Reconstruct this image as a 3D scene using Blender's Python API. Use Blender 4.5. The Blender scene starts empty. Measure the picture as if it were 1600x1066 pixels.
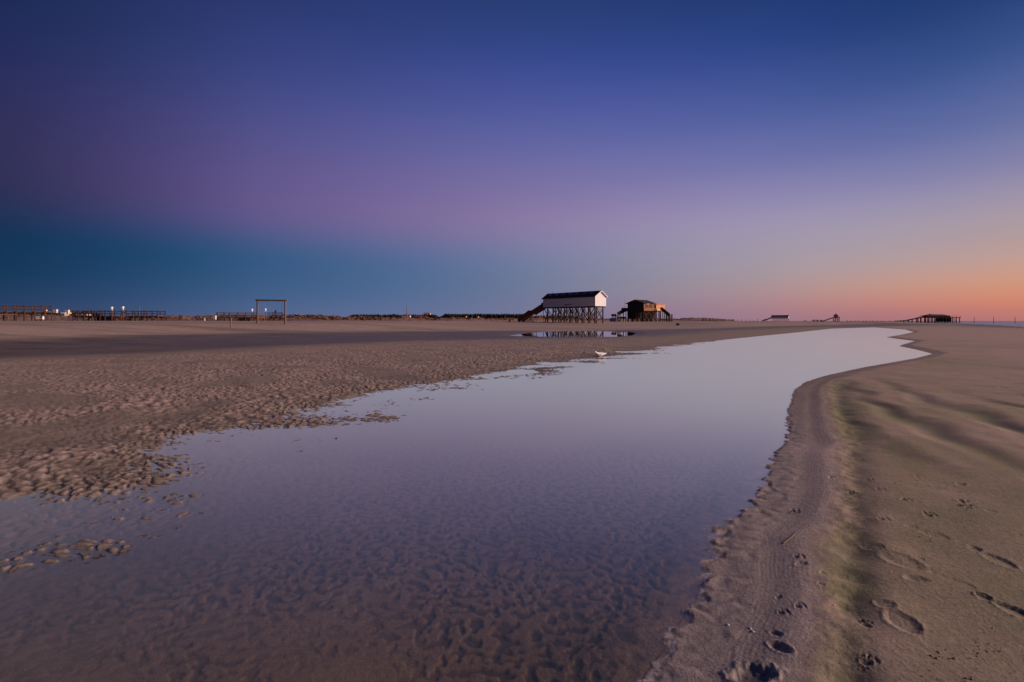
import bpy, bmesh, math, random
import numpy as np
from mathutils import Vector, Matrix
random.seed(7)
SC = bpy.context.scene
COL = SC.collection
R = math.radians
# ------------------------------------------------------------------ camera
CAMH, FPX, HOR = 1.4, 800.0, 501.5          # eye height, focal length in photo pixels, horizon row
cam = bpy.data.cameras.new('camera'); cam.sensor_width = 36; cam.lens = 18.0
cam.shift_y = -(533 - HOR) / 1600; cam.clip_start = 0.05; cam.clip_end = 20000
co = bpy.data.objects.new('camera', cam); COL.objects.link(co)
co.location = (0, 0, CAMH); co.rotation_euler = (R(90), 0, 0); SC.camera = co
# ------------------------------------------------------------------ exposure / render
SC.view_settings.view_transform = 'Standard'; SC.view_settings.look = 'None'
SC.view_settings.gamma = 1; SC.view_settings.use_curve_mapping = False
SC.view_settings.exposure = 3.0
SC.render.engine = 'CYCLES'
SC.cycles.use_denoising = True
SC.cycles.max_bounces = 6; SC.cycles.transparent_max_bounces = 12
SC.cycles.sample_clamp_indirect = 3
SKY = 0.125
SUN_AZ, SUN_EL, SUN_STR, SUN_ANG = 92.0, 17.0, 0.61, 32.0
# ------------------------------------------------------------------ dusk sky
def lin(c):
    return tuple(((v/255)/12.92 if v/255 <= 0.04045 else ((v/255+0.055)/1.055)**2.4) for v in c)
world = bpy.data.worlds.new('World'); SC.world = world; world.use_nodes = True
nt = world.node_tree; nt.nodes.clear(); N = nt.nodes.new; LK = nt.links.new
wout = N('ShaderNodeOutputWorld'); bg = N('ShaderNodeBackground'); bg.inputs[1].default_value = SKY
LK(bg.outputs[0], wout.inputs[0])
tc = N('ShaderNodeTexCoord'); sep = N('ShaderNodeSeparateXYZ'); LK(tc.outputs['Generated'], sep.inputs[0])
az = N('ShaderNodeMath'); az.operation = 'ARCTAN2'; LK(sep.outputs[0], az.inputs[0]); LK(sep.outputs[1], az.inputs[1])
el = N('ShaderNodeMath'); el.operation = 'ARCSINE'; LK(sep.outputs[2], el.inputs[0])
eln = N('ShaderNodeMapRange'); eln.inputs[1].default_value = 0; eln.inputs[2].default_value = R(90); LK(el.outputs[0], eln.inputs[0])
def stop_el(x, y):
    return math.degrees(math.atan((HOR - y) / (800 * math.sqrt(1 + ((x - 800) / 800) ** 2))))
ZEN = (24, 34, 78)
stations = [  # azimuth, colours from the horizon to the zenith (elevation in degrees)
 (-43.9, 30, [(500,(40,60,92)),(470,(26,54,88)),(430,(2,46,80)),(385,(0,42,76)),(350,(12,39,74)),(300,(27,35,72)),(245,(32,36,75)),(190,(34,37,77)),(100,(27,36,80)),(0,(20,34,76))]),
 (-26.6, 400, [(500,(84,102,142)),(470,(66,96,140)),(430,(46,88,134)),(390,(46,86,134)),(355,(82,86,140)),(315,(98,86,142)),(250,(91,82,142)),(180,(76,77,138)),(100,(58,68,127)),(0,(44,56,110))]),
 (0.0, 800, [(500,(108,120,154)),(470,(98,117,154)),(435,(93,116,155)),(400,(108,118,160)),(355,(133,119,161)),(315,(130,116,162)),(250,(112,108,163)),(180,(88,94,160)),(100,(63,78,148)),(0,(42,62,119))]),
 (25.4, 1180, [(500,(158,122,138)),(465,(167,140,148)),(430,(168,152,160)),(380,(166,155,173)),(330,(156,147,180)),(270,(127,125,174)),(200,(93,104,166)),(100,(57,78,146)),(0,(34,58,117))]),
 (43.9, 1570, [(502,(172,110,112)),(475,(204,126,106)),(445,(208,146,120)),(410,(190,154,146)),(375,(172,153,158)),(325,(156,147,167)),(270,(127,127,168)),(200,(88,104,158)),(100,(48,78,136)),(0,(19,53,104))]),
 (90.0, None, [(0,(226,132,96)),(3,(232,156,112)),(7,(205,158,138)),(12,(165,150,166)),(18,(120,126,168)),(26,(60,84,140))]),
]
ramps = []
for a, x, st in stations:
    rp = N('ShaderNodeValToRGB'); cr = rp.color_ramp; cr.interpolation = 'CARDINAL'
    pts = [((stop_el(x, s[0]) if x is not None else s[0]), s[1]) for s in st]
    pts = [(max(0, p[0]) / 90, p[1]) for p in pts] + [(0.55, ZEN), (1.0, ZEN)]
    cr.elements[0].position = pts[0][0]; cr.elements[0].color = lin(pts[0][1]) + (1,)
    cr.elements[1].position = 1.0; cr.elements[1].color = lin(pts[-1][1]) + (1,)
    for p, c in pts[1:-1]:
        e = cr.elements.new(p); e.color = lin(c) + (1,)
    LK(eln.outputs[0], rp.inputs[0]); ramps.append((a, rp))
# smooth blend between the stations: one spline weight for each over the azimuth
azn = N('ShaderNodeMapRange'); azn.inputs[1].default_value = R(-180); azn.inputs[2].default_value = R(180); LK(az.outputs[0], azn.inputs[0])
knots = [(-180,0),(-100,0),(-60,0)] + [(a, i) for i, (a, rp) in enumerate(ramps)] + [(135,5),(160,0),(180,0)]
cur = None
for i, (a, rp) in enumerate(ramps):
    wr_ = N('ShaderNodeValToRGB'); cr = wr_.color_ramp; cr.interpolation = 'B_SPLINE'
    for k, (ka, ki) in enumerate(knots):
        p = (ka + 180) / 360; v = 1.0 if ki == i else 0.0
        e = cr.elements[0] if k == 0 else (cr.elements[-1] if k == len(knots)-1 else cr.elements.new(p))
        e.position = p; e.color = (v, v, v, 1)
    LK(azn.outputs[0], wr_.inputs[0])
    mx = N('ShaderNodeMix'); mx.data_type = 'RGBA'; mx.blend_type = 'MULTIPLY'; mx.inputs[0].default_value = 1
    LK(rp.outputs[0], mx.inputs[6]); LK(wr_.outputs[0], mx.inputs[7])
    if cur is None: cur = mx.outputs[2]
    else:
        ad = N('ShaderNodeMix'); ad.data_type = 'RGBA'; ad.blend_type = 'ADD'; ad.inputs[0].default_value = 1
        LK(cur, ad.inputs[6]); LK(mx.outputs[2], ad.inputs[7]); cur = ad.outputs[2]
sky = N('ShaderNodeTexSky'); sky.sky_type = 'NISHITA'; sky.sun_disc = False
sky.sun_elevation = R(1.0); sky.sun_rotation = R(SUN_AZ)
sm = N('ShaderNodeMix'); sm.data_type = 'RGBA'; sm.blend_type = 'ADD'; sm.inputs[0].default_value = 0.003
LK(cur, sm.inputs[6]); LK(sky.outputs[0], sm.inputs[7]); LK(sm.outputs[2], bg.inputs[0])
# ------------------------------------------------------------------ afterglow: the one sun lamp, low on the right
sl = bpy.data.lights.new('sun', 'SUN'); sl.energy = SUN_STR; sl.angle = R(SUN_ANG); sl.color = (1.0, 0.71, 0.62)
so = bpy.data.objects.new('sun', sl); COL.objects.link(so)
sd = Vector((math.sin(R(SUN_AZ)) * math.cos(R(SUN_EL)), math.cos(R(SUN_AZ)) * math.cos(R(SUN_EL)), math.sin(R(SUN_EL))))
so.rotation_euler = sd.to_track_quat('Z', 'Y').to_euler(); so.location = sd * 50

# ================================================================== helpers
def G(px, py, z=0.0):
    """world ground point of height z that the photograph shows at (px, py)"""
    Y = (CAMH - z) * FPX / (py - HOR)
    return ((px - 800) / FPX * Y, Y)
def tag(o, label=None, cat=None, group=None, kind=None):
    if label: o['label'] = label
    if cat: o['category'] = cat
    if group: o['group'] = group
    if kind: o['kind'] = kind
    return o
def empty(name, loc, rz=0.0):
    o = bpy.data.objects.new(name, None); COL.objects.link(o); o.location = loc; o.rotation_euler = (0, 0, rz); o.empty_display_size = 0.2
    return o
class MB:
    def __init__(s): s.v = []; s.f = []
    def add(s, vs, fs):
        b = len(s.v); s.v += [tuple(v) for v in vs]; s.f += [tuple(i + b for i in f) for f in fs]; return s
    def box(s, x0, x1, y0, y1, z0, z1):
        return s.add([(x0,y0,z0),(x1,y0,z0),(x1,y1,z0),(x0,y1,z0),(x0,y0,z1),(x1,y0,z1),(x1,y1,z1),(x0,y1,z1)],
                     [(0,3,2,1),(4,5,6,7),(0,1,5,4),(1,2,6,5),(2,3,7,6),(3,0,4,7)])
    def beam(s, p, q, w, h=None):
        p, q = Vector(p), Vector(q); d = (q - p).normalized(); h = h or w
        up = Vector((0,0,1)) if abs(d.z) < .95 else Vector((0,1,0))
        a = d.cross(up).normalized(); b = a.cross(d).normalized()
        vs = []
        for e in (p, q):
            for i, j in ((-1,-1),(1,-1),(1,1),(-1,1)): vs.append(e + a*(i*w/2) + b*(j*h/2))
        return s.add(vs, [(0,1,2,3),(7,6,5,4),(0,4,5,1),(1,5,6,2),(2,6,7,3),(3,7,4,0)])
    def tube(s, p, q, r0, r1=None, n=8):
        p, q = Vector(p), Vector(q); d = (q - p).normalized(); r1 = r0 if r1 is None else r1
        up = Vector((0,0,1)) if abs(d.z) < .95 else Vector((0,1,0))
        a = d.cross(up).normalized(); b = a.cross(d).normalized(); vs = []
        for e, r in ((p, r0), (q, r1)):
            for i in range(n): t = 2*math.pi*i/n; vs.append(e + a*(math.cos(t)*r) + b*(math.sin(t)*r))
        fs = [(i, (i+1) % n, n+(i+1) % n, n+i) for i in range(n)] + [tuple(range(n-1, -1, -1)), tuple(range(n, 2*n))]
        return s.add(vs, fs)
    def prism(s, prof, y0, y1):
        """profile in x,z extruded along y"""
        n = len(prof); vs = [(x, y0, z) for x, z in prof] + [(x, y1, z) for x, z in prof]
        return s.add(vs, [(i, (i+1) % n, n+(i+1) % n, n+i) for i in range(n)] + [tuple(range(n-1, -1, -1)), tuple(range(n, 2*n))])
    def prismx(s, prof, x0, x1):
        """profile in y,z extruded along x"""
        n = len(prof); vs = [(x0, y, z) for y, z in prof] + [(x1, y, z) for y, z in prof]
        return s.add(vs, [(i, (i+1) % n, n+(i+1) % n, n+i) for i in range(n)] + [tuple(range(n-1, -1, -1)), tuple(range(n, 2*n))])
    def build(s, name, mat, parent=None, smooth=False):
        me = bpy.data.meshes.new(name); me.from_pydata(s.v, [], s.f); me.update()
        bm = bmesh.new(); bm.from_mesh(me); bmesh.ops.recalc_face_normals(bm, faces=bm.faces); bm.to_mesh(me); bm.free()
        if smooth: me.polygons.foreach_set('use_smooth', [True]*len(me.polygons))
        me.materials.append(mat)
        o = bpy.data.objects.new(name, me); COL.objects.link(o)
        if parent: o.parent = parent
        return o
def copy_tree(o, parent=None, skip=()):
    c = o.copy(); COL.objects.link(c); c.parent = parent
    for ch in [x for x in bpy.data.objects if x.parent == o]:
        if ch.name.split('.')[0] in skip: continue
        copy_tree(ch, c, skip)
    return c
# ------------------------------------------------------------------ materials
def mat(name, col, rough=.8, var=.25, scale=3.0, stretch=(1,1,1), spec=.3, emit=None, es=0, col2=None):
    m = bpy.data.materials.new(name); m.use_nodes = True; t = m.node_tree; p = t.nodes['Principled BSDF']
    p.inputs['Roughness'].default_value = rough; p.inputs['Specular IOR Level'].default_value = spec
    c = t.nodes.new('ShaderNodeTexCoord'); mp = t.nodes.new('ShaderNodeMapping'); mp.inputs['Scale'].default_value = stretch
    no = t.nodes.new('ShaderNodeTexNoise'); no.inputs['Scale'].default_value = scale; no.inputs['Detail'].default_value = 5
    t.links.new(c.outputs['Object'], mp.inputs[0]); t.links.new(mp.outputs[0], no.inputs['Vector'])
    rp = t.nodes.new('ShaderNodeValToRGB'); rp.color_ramp.elements[0].position = .3; rp.color_ramp.elements[1].position = .7
    c2 = col2 or tuple(min(1, v*(1+var)) for v in col)
    rp.color_ramp.elements[0].color = tuple(v*(1-var) for v in col) + (1,); rp.color_ramp.elements[1].color = c2 + (1,)
    t.links.new(no.outputs[0], rp.inputs[0]); t.links.new(rp.outputs[0], p.inputs['Base Color'])
    bp = t.nodes.new('ShaderNodeBump'); bp.inputs['Strength'].default_value = .3; bp.inputs['Distance'].default_value = .02
    t.links.new(no.outputs[0], bp.inputs['Height']); t.links.new(bp.outputs[0], p.inputs['Normal'])
    if emit: p.inputs['Emission Color'].default_value = emit + (1,); p.inputs['Emission Strength'].default_value = es
    return m
M = {}
M['pile'] = mat('weathered_pile_wood', (.085,.055,.038), .85, .4, 2.0, (3,3,.4))
M['brace'] = mat('brace_wood', (.10,.065,.042), .85, .4, 2.0)
M['stair'] = mat('stained_stair_boards', (.16,.055,.028), .75, .3, 2.5, (1,1,6))
M['railwood'] = mat('dark_red_rail_wood', (.085,.045,.032), .85, .35, 2.5, (3,3,.5))
M['darkwood'] = mat('tarred_timber', (.028,.022,.02), .8, .3, 2.5, (8,8,.5))
M['brownwood'] = mat('brown_timber', (.25,.105,.04), .75, .35, 2.5, (6,6,.5))
M['orangewood'] = mat('fresh_orange_timber', (.62,.27,.08), .65, .15, 1.5, (6,6,.4))
M['deckwood'] = mat('deck_planks', (.13,.08,.055), .85, .35, 2.0, (1,8,1))
M['greywood'] = mat('grey_post_wood', (.17,.115,.08), .85, .35, 3.0, (4,4,.5))
M['white'] = mat('white_boarded_wall', (.74,.72,.71), .6, .05, 3.0, (10,10,.3))
M['whitish'] = mat('weathered_white_wall', (.33,.29,.29), .8, .08)
M['roof'] = mat('dark_roof_felt', (.022,.017,.018), .8, .3, 1.2)
M['panel'] = mat('blue_roof_glass', (.012,.02,.07), .18, .2, 1.0, spec=.6)
M['sign'] = mat('blue_grey_lettering', (.05,.05,.09), .7, .1)
M['glass'] = mat('window_glass', (.03,.03,.035), .08, .2, spec=.6)
M['metal'] = mat('dull_metal', (.2,.2,.21), .5, .2)
M['bluebox'] = mat('blue_painted_steel', (.02,.06,.13), .5, .2)
M['lamp'] = mat('lit_white_lamp', (.8,.75,.72), .4, .02, emit=(1,.82,.72), es=.016)
M['amber'] = mat('glowing_amber', (.8,.5,.1), .4, .02, emit=(1,.42,.06), es=.11)
M['litwin'] = mat('lit_window', (.8,.6,.3), .4, .02, emit=(1,.55,.2), es=.035)
M['brick'] = mat('red_brick_far', (.30,.10,.06), .8, .2)
M['tile'] = mat('red_roof_tile', (.22,.06,.045), .8, .2)
M['render'] = mat('pale_render', (.70,.62,.54), .8, .06)
M['feather'] = mat('white_feathers', (.90,.88,.87), .7, .04, 20, emit=None)
M['beak'] = mat('yellow_beak', (.6,.35,.06), .5, .1)
M['cloth'] = mat('dark_clothes', (.02,.022,.035), .9, .2)
M['shell'] = mat('pale_shell', (.50,.50,.54), .5, .1, 30)
M['pebble'] = mat('reddish_pebble', (.16,.05,.03), .6, .3, 30)
M['twig'] = mat('dry_twig', (.22,.14,.08), .8, .3, 30)
M['crumb'] = mat('sand_crumb', (.27,.19,.135), .9, .25, 60)
M['grass'] = mat('dune_grass', (.15,.075,.042), .9, .4, .2)
M['pine'] = mat('far_pine', (.012,.016,.014), .9, .4, .1)
M['bush'] = mat('bush_leaves', (.03,.04,.02), .9, .4, 2)

# ================================================================== numpy noise
def _h(ix, iy, s):
    with np.errstate(over='ignore'):
        n = (ix.astype(np.int64).astype(np.uint32) * np.uint32(374761393) + iy.astype(np.int64).astype(np.uint32) * np.uint32(668265263) + np.uint32(s * 2246822519 % 4294967296))
        n = (n ^ (n >> np.uint32(13))) * np.uint32(1274126177); n = (n ^ (n >> np.uint32(16))) * np.uint32(2246822519); n = n ^ (n >> np.uint32(13))
    return n.astype(np.float64) / 4294967296.0
def pn(x, y, s=0):
    x0 = np.floor(x); y0 = np.floor(y); fx = x - x0; fy = y - y0
    u = fx*fx*fx*(fx*(fx*6-15)+10); v = fy*fy*fy*(fy*(fy*6-15)+10); r = 0
    def g(i, j):
        a = _h(x0+i, y0+j, s) * 2*np.pi
        return np.cos(a)*(fx-i) + np.sin(a)*(fy-j)
    return 1.5*((g(0,0)*(1-u)+g(1,0)*u)*(1-v) + (g(0,1)*(1-u)+g(1,1)*u)*v)
def fbm(x, y, s=0, o=4):
    t = 0; a = .5
    for i in range(o): t = t + a*pn(x*2**i, y*2**i, s+i*17); a *= .5
    return t
def worley(x, y, s=0, jit=.9):
    x0 = np.floor(x); y0 = np.floor(y); f1 = np.full(x.shape, 9.0); f2 = np.full(x.shape, 9.0)
    for i in (-1,0,1):
        for j in (-1,0,1):
            cx = x0+i; cy = y0+j
            d = np.hypot(cx+.5+jit*(_h(cx,cy,s)-.5)-x, cy+.5+jit*(_h(cx,cy,s+91)-.5)-y)
            f2 = np.minimum(f2, np.maximum(f1, d)); f1 = np.minimum(f1, d)
    return f1, f2
def ss(a, b, x):
    t = np.clip((x-a)/(b-a), 0, 1); return t*t*(3-2*t)
def dpoly(x, y, pts):
    d = np.full(x.shape, 1e9)
    for (ax, ay), (bx, by) in zip(pts[:-1], pts[1:]):
        ex, ey = bx-ax, by-ay; t = np.clip(((x-ax)*ex+(y-ay)*ey)/(ex*ex+ey*ey+1e-12), 0, 1)
        d = np.minimum(d, np.hypot(x-ax-t*ex, y-ay-t*ey))
    return d
def inside(x, y, pts):
    r = np.zeros(x.shape, bool); n = len(pts)
    for i in range(n):
        (ax, ay), (bx, by) = pts[i], pts[(i+1) % n]
        if ay == by: continue
        r ^= ((ay > y) != (by > y)) & (x < (bx-ax)*(y-ay)/(by-ay)+ax)
    return r
# ================================================================== terrain outlines
LEFT = [(-9,-30),(-6.5,-8),(-5.0,0.5),(-4.2,2.6)] + [G(*p) for p in [(0,790),(130,745),(280,700),(400,665),(500,645),(600,618),(720,592),(850,570),(940,558),(1050,540),(1150,529),(1250,519),(1300,513.6),(1365,511.6)]]
RIGHT = [G(*p) for p in [(1365,511.6),(1415,515),(1428,519),(1410,523),(1385,527),(1405,530),(1430,533),(1412,538),(1405,541),(1430,546),(1457,553),(1430,560),(1350,574),(1290,587),(1258,597),(1240,610),(1231,640),(1228,672),(1230,690),(1209,705),(1200,735),(1186,770),(1165,800),(1122,825),(1114,860),(1102,900),(1086,940),(1052,985),(1040,1010),(1000,1066),(930,1200)]] + [(.2,.9),(.3,0),(.6,-8),(1,-30)]
POOL = LEFT + RIGHT[1:]
ZT = .1
NEARE = [(-120,-60),(-45,2)] + [G(px,py,ZT) for px,py in [(0,558),(200,551),(400,541),(600,533),(800,528.5),(900,527.5),(1000,523.5),(1100,516.5)]] + [(52,98),(90,124),(130,152),(230,330),(600,1200)]
FARE = [(-200,-80),(-70,10)] + [G(px,py,.3) for px,py in [(0,530),(200,524),(400,520),(600,517),(800,514.5),(950,514),(1100,511.5),(1280,508.5)]] + [(150,210),(250,400),(600,1300)]
PUD = [G(*p) for p in [(806,525),(850,526.6),(900,527.4),(940,527.4),(975,524),(984,520.5),(972,518.2),(930,517.2),(880,517.4),(845,519.5),(822,522.5)]]
SEA = [(60,20),(90,70),(112,112),(140,146),(185,203),(270,320),(367,448),(700,900),(3000,4000)]
TROUGH = [G(*p) for p in [(1296,598),(1305,640),(1322,690),(1322,730),(1318,800),(1318,900),(1314,980),(1308,1075),(1300,1200)]]
def shoe(u, v, tread=True):
    a = (u/.115)**2; w = .046 - .012*np.clip(-(u)/.1, -1, 1)*0
    sole = 1 - np.sqrt(((u-.055)/.1)**2 + (v/(.046+.004*np.sin(u*30)))**2)
    heel = 1 - np.sqrt(((u+.098)/.042)**2 + (v/.036)**2)
    return np.maximum(sole, heel)
def stamp(z, x, y, kind, px, py, ang, depth, size=1.0):
    cx, cy = G(px, py, .06); m = np.hypot(x-cx, y-cy) < .4*size
    if not m.any(): return z
    dx, dy = x[m]-cx, y[m]-cy; c, s = math.cos(ang), math.sin(ang)
    nz = .008*pn(dx*60+px, dy*60, 5) 
    u = (dx*c + dy*s)/size + nz; v = (-dx*s + dy*c)/size + nz
    dz = np.zeros_like(u)
    if kind == 'shoe':
        e = shoe(u, v/1.35); k = ss(-.04, .42, e)
        tread = (.5+.5*np.sin(u*2*np.pi/.022 + 6*v/.05))*ss(.1,.4,e)
        dz = -depth*k*(.75+.35*ss(-.1,.16,u)) + .0035*tread + .30*depth*np.exp(-((e+.12)/.10)**2)*(e < .05)
    elif kind == 'outline':
        e = shoe(u, v*1.0); dz = -depth*ss(0,.25,e)*(.35+.65*ss(-.05,.05,v)) + .4*depth*np.exp(-((e+.1)/.08)**2)
    elif kind == 'hole':
        e = 1-np.sqrt((u/.075)**2+(v/.05)**2) + .35*pn(u*28, v*28, 3)
        dz = -depth*ss(0,.5,e) + .35*depth*np.exp(-((e+.25)/.22)**2)
    elif kind == 'heel':
        e = 1-np.sqrt((u/.07)**2+(v/.045)**2); dz = -depth*ss(0,.45,e)*(.7+.5*ss(-.06,.06,-u)) + .25*depth*np.exp(-((e+.12)/.1)**2)
    elif kind == 'paw':
        u = u*1.25; v = v*1.25
        for (a, b, ra, rb) in ((-.018,0,.02,.024),(.018,-.026,.014,.010),(.03,-.009,.015,.010),(.03,.011,.015,.010),(.016,.027,.014,.010)):
            e = 1-np.sqrt(((u-a)/ra)**2+((v-b)/rb)**2); dz = dz - depth*ss(0,.6,e) + .3*depth*np.exp(-((e+.25)/.2)**2)
        dz += .3*depth*pn(u*70, v*70, 9)*np.exp(-(u*u+v*v)/.003)
    elif kind == 'mound':
        dz = depth*np.exp(-(u/.16)**2-(v/.10)**2)*(1+.25*pn(u*14, v*14, 2))
    z[m] += dz*.6
    return z
PRINTS = [('mound',1372,812,1.2,.012,1.0),('mound',1400,866,1.4,.014,1.25),('mound',1400,950,1.3,.010,1.1),('mound',1350,1000,1.0,.008,.9),
 ('shoe',1400,962,-1.75,.015,.95),('shoe',1392,868,-1.45,.011,1.25),('heel',1432,905,-.3,.012,.85),('outline',1546,870,-1.57,.013,1.0),('outline',1568,948,-1.35,.02,.85),
 ('heel',1219,1006,-1.1,.026,.75),('heel',1213,983,-1.0,.016,.42),('hole',1178,1046,.2,.035,1.1),
 ('paw',1224,950,.3,.014,.9),('paw',1250,943,.3,.013,.85),('paw',1352,972,1.0,.011,1.15),('paw',1357,1031,.6,.013,1.2),('paw',1505,784,.4,.016,1.3),('paw',1515,792,.4,.012,1.2),
 ('paw',1241,791,.2,.016,1.1),('paw',1331,768,.3,.014,1.2),('paw',1452,805,.6,.014,1.5),('shoe',1448,832,-1.2,.008,.9),('paw',1380,812,.2,.008,1.3),('heel',1502,756,.4,.016,.7),
 ('paw',1415,781,.3,.010,1.4),('paw',1358,748,.2,.012,1.2),('paw',1375,764,.2,.010,1.2),('hole',1252,878,.3,.010,.5),('paw',1248,866,.1,.012,1.1),('heel',1217,925,.2,.014,.28),('heel',1287,892,-.9,.012,.3),('heel',1283,910,-.9,.012,.3),
 ('paw',1435,744,.3,.009,1.3),('paw',1300,745,.3,.009,1.2),('hole',1548,800,.2,.006,.6),('outline',1480,905,-1.2,.004,.9)]
for i, (px, py) in enumerate([(1560,572),(1572,584),(1556,592),(1590,600),(1580,560),(1566,606),(1595,618),(1548,562)]):
    PRINTS.append(('heel', px, py, .3, .02, 2.0))

def terrain(x, y):
    r = np.hypot(x, y); near = r < 45
    ins = inside(x, y, POOL); dl = dpoly(x, y, LEFT); dr = dpoly(x, y, RIGHT)
    s1 = dpoly(x, y, NEARE); k = inside(x, y, NEARE + [(600,9000),(-9000,9000),(-9000,-60)]); s1 = np.where(k, s1, -s1)
    s2 = dpoly(x, y, FARE); k = inside(x, y, FARE + [(600,9000),(-9000,9000),(-9000,-80)]); s2 = np.where(k, s2, -s2)
    s3 = dpoly(x, y, SEA); k = inside(x, y, SEA + [(9000,4000),(9000,-500),(60,-500)]); s3 = np.where(k, -s3, s3)
    sp = dpoly(x, y, PUD + PUD[:1]); sp = np.where(inside(x, y, PUD), -sp, sp)
    wr = ss(-.5, .5, (dl-dr)/(dl+dr+1e-6))
    # ---- scalloped right shoreline
    wob = np.zeros_like(x); q = r < 30
    wob[q] = .045*pn(x[q]*5, y[q]*8, 3) + .030*pn(x[q]*13, y[q]*18, 4) + .009*pn(x[q]*40, y[q]*55, 6)
    w1, w2 = np.full_like(x, .5), np.full_like(x, .9)
    w1[q], w2[q] = worley(x[q]*5.5 + .3*pn(x[q]*6,y[q]*6,45), y[q]*7.5, 44)
    wob = wob + np.where(q, .075*(.45-w1), 0)
    sdr = np.where(ins, -dr, dr) + wob*ss(30, 4, r)
    d = np.maximum(sdr, 0); ds = np.where(ins, 0, dr) + .05*pn(x*.9, y*.9, 19)*ss(30,5,r); ds = np.maximum(ds, 0)
    # ---- ripples and clods
    wx = x + .11*pn(x*2.2, y*2.2, 11) + .02*pn(x*9, y*9, 15); wy = y + .11*pn(x*2.2, y*2.2, 12) + .02*pn(x*9, y*9, 16)
    lump = np.zeros_like(x); bed = np.zeros_like(x)
    f1, f2 = worley(wx[near]*4.6, wy[near]*5.4, 21); lm = ss(-.05, .62, f2-f1)
    g1, g2 = worley(wx[near]*9.5, wy[near]*10.5, 33); lm2 = ss(.02, .40, g2-g1)
    lump[near] = .68*lm + .17*lm2 + .30*pn(x[near]*6, y[near]*7, 36) + .25*pn(x[near]*13, y[near]*15, 37) + .08
    xb, yb = x[near], y[near]
    xw = xb + .05*pn(xb*3, yb*3, 17); yw = yb + .05*pn(xb*3, yb*3, 18)
    nz = pn(xw*14.5, yw*19, 26) + .5*pn(xw*29, yw*36, 25) + .18*np.sin(2*np.pi*(yw*12 + .6*pn(xw*4, yw*4, 24)))
    bed[near] = ss(-.46, .18, nz)
    cl = np.zeros_like(x); cl[near] = fbm(x[near]*.55, y[near]*.75, 51, 4)
    pk = np.zeros_like(x); pk[near] = ss(-.25,.25, fbm(x[near]*.8, y[near]*.9, 55, 3)); sm_ = np.ones_like(x); sm_[near] = .25+.75*ss(-.30,.05, fbm(x[near]*.45, y[near]*.6, 57, 4))
    lump[near] = lump[near]*pk[near] + (1-pk[near])*(.10 + .62*lm2 + .45*pn(x[near]*9, y[near]*12, 38))
    # ---- pool bed
    sl = np.where(ins, -dl, dl)
    zin = -np.minimum(np.minimum(.0095*dl + .0, .11*np.maximum(-sdr, 0) + .002), .12 + .03*cl)
    # ---- left bar
    bar = .15*(1-np.exp(-dl*.030/.15))
    # ---- right flat
    zr = .009*ss(0,.06,d) + .017*ss(.02,.27,ds) + .026*ss(.25,.50,ds) + .010*ss(.48,.62,ds) + .26*ss(.6, 26, ds)
    zr = np.where(sdr > 0, zr, -.11*np.minimum(-sdr, .9))
    dt = dpoly(x, y, TROUGH); ttr = np.exp(-(dt/(.055+.022*y.clip(0,12)))**2)
    fing = np.zeros_like(x); fing[q] = pn(x[q]*3, y[q]*4.5, 61)
    zr = zr - .034*ttr*ss(.45, .8, d)*(1+.5*fing)
    ph = 2*np.pi*(.94*x - .35*y)/.95 + 3.4*fbm(x*.30, y*.30, 71, 3) + 1.4*pn(x*.9, y*.9, 73)
    und = ss(.55, 1.2, d)*ss(3.6, 5.6, y)*ss(17, 9, y)*ss(9.5, 6.5, x)*(.55+.9*ss(-.3,.4,pn(x*.35, y*.35, 75)))
    wave = np.sin(ph) + .35*np.sin(2*ph+1.0)
    zr = zr + .0130*und*wave + .012*ss(.5,1.5,d)*fbm(x*1.3, y*1.3, 77, 3)*ss(40,10,r)
    zr = zr + .05*ss(4,15,d)*fbm(x*.12, y*.12, 79, 3)
    # serrated little lips on the ledge
    lip = ss(.0,.05,d)*ss(.30,.2,d)*ss(14,4,r)
    zr = zr + lip*(.005*ss(.05,.6,w2-w1) - .002 + .0012*pn(x*16, y*20, 81))
    # ---- combine
    zout = bar*(1-wr) + zr*wr
    z = np.where(ins & (sdr < 0), zin, zout)
    z = np.where((~ins) & (sdr < 0) & (wr > .5), -.11*np.minimum(-sdr, .9), z)
    z = np.where(ins & (sdr >= 0) & (wr > .5), zr, z)
    # ---- clods on the left, ripples on the bed
    lw = (1-wr)*np.where(ins, ss(3.0, .7, dl), ss(26, 9, dl))*ss(1.0, -5.0, s1)*ss(44, 22, r)
    bw = np.where(ins, ss(.0,.35,-sdr), 0)*(1-lw)*ss(26,10,r)*ss(-.55,-.05,cl+.25*pn(x*.3,y*.3,5)+.12)
    z = z + lw*(.029*sm_*(lump-.52) + .050*cl) + bw*.009*(bed-.6)
    # ---- trough and plateau on the far side
    z = z*(1-ss(-4,2,s1)) + .09*ss(-4,2,s1)
    xr = ss(-26,2,x)*ss(60,30,x)
    z = z + ss(-14,0,s2)*.2*(1-.9*xr) + .82*ss(0,17,s2)*(1-xr) + xr*.92*np.clip((s2-5)/68,0,1) + .25*ss(15,70,s2)*ss(60,-60,x) + .15*ss(30,250,s2)
    z = z + ss(0,12,s2)*.05*fbm(x*.06, y*.15, 87, 4) + .008*fbm(x*.8, y*.8, 83, 3)*ss(-4,4,s1)
    z = z*ss(-.2,2.2,sp) + (-.05)*(1-ss(-.2,2.2,sp))
    # ---- sea
    z = np.minimum(z, s3*.014); z = np.maximum(z, -.6)
    # ---- footprints
    n2 = np.where((r < 22) & (x > .3) & (y > .5))[0]
    xs, ys, zs = x[n2], y[n2], z[n2].copy()
    for p in PRINTS: zs = stamp(zs, xs, ys, *p)
    z[n2] = zs
    # ---- material masks
    n_str = fbm(x*.03, y*.22, 91, 4)
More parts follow.
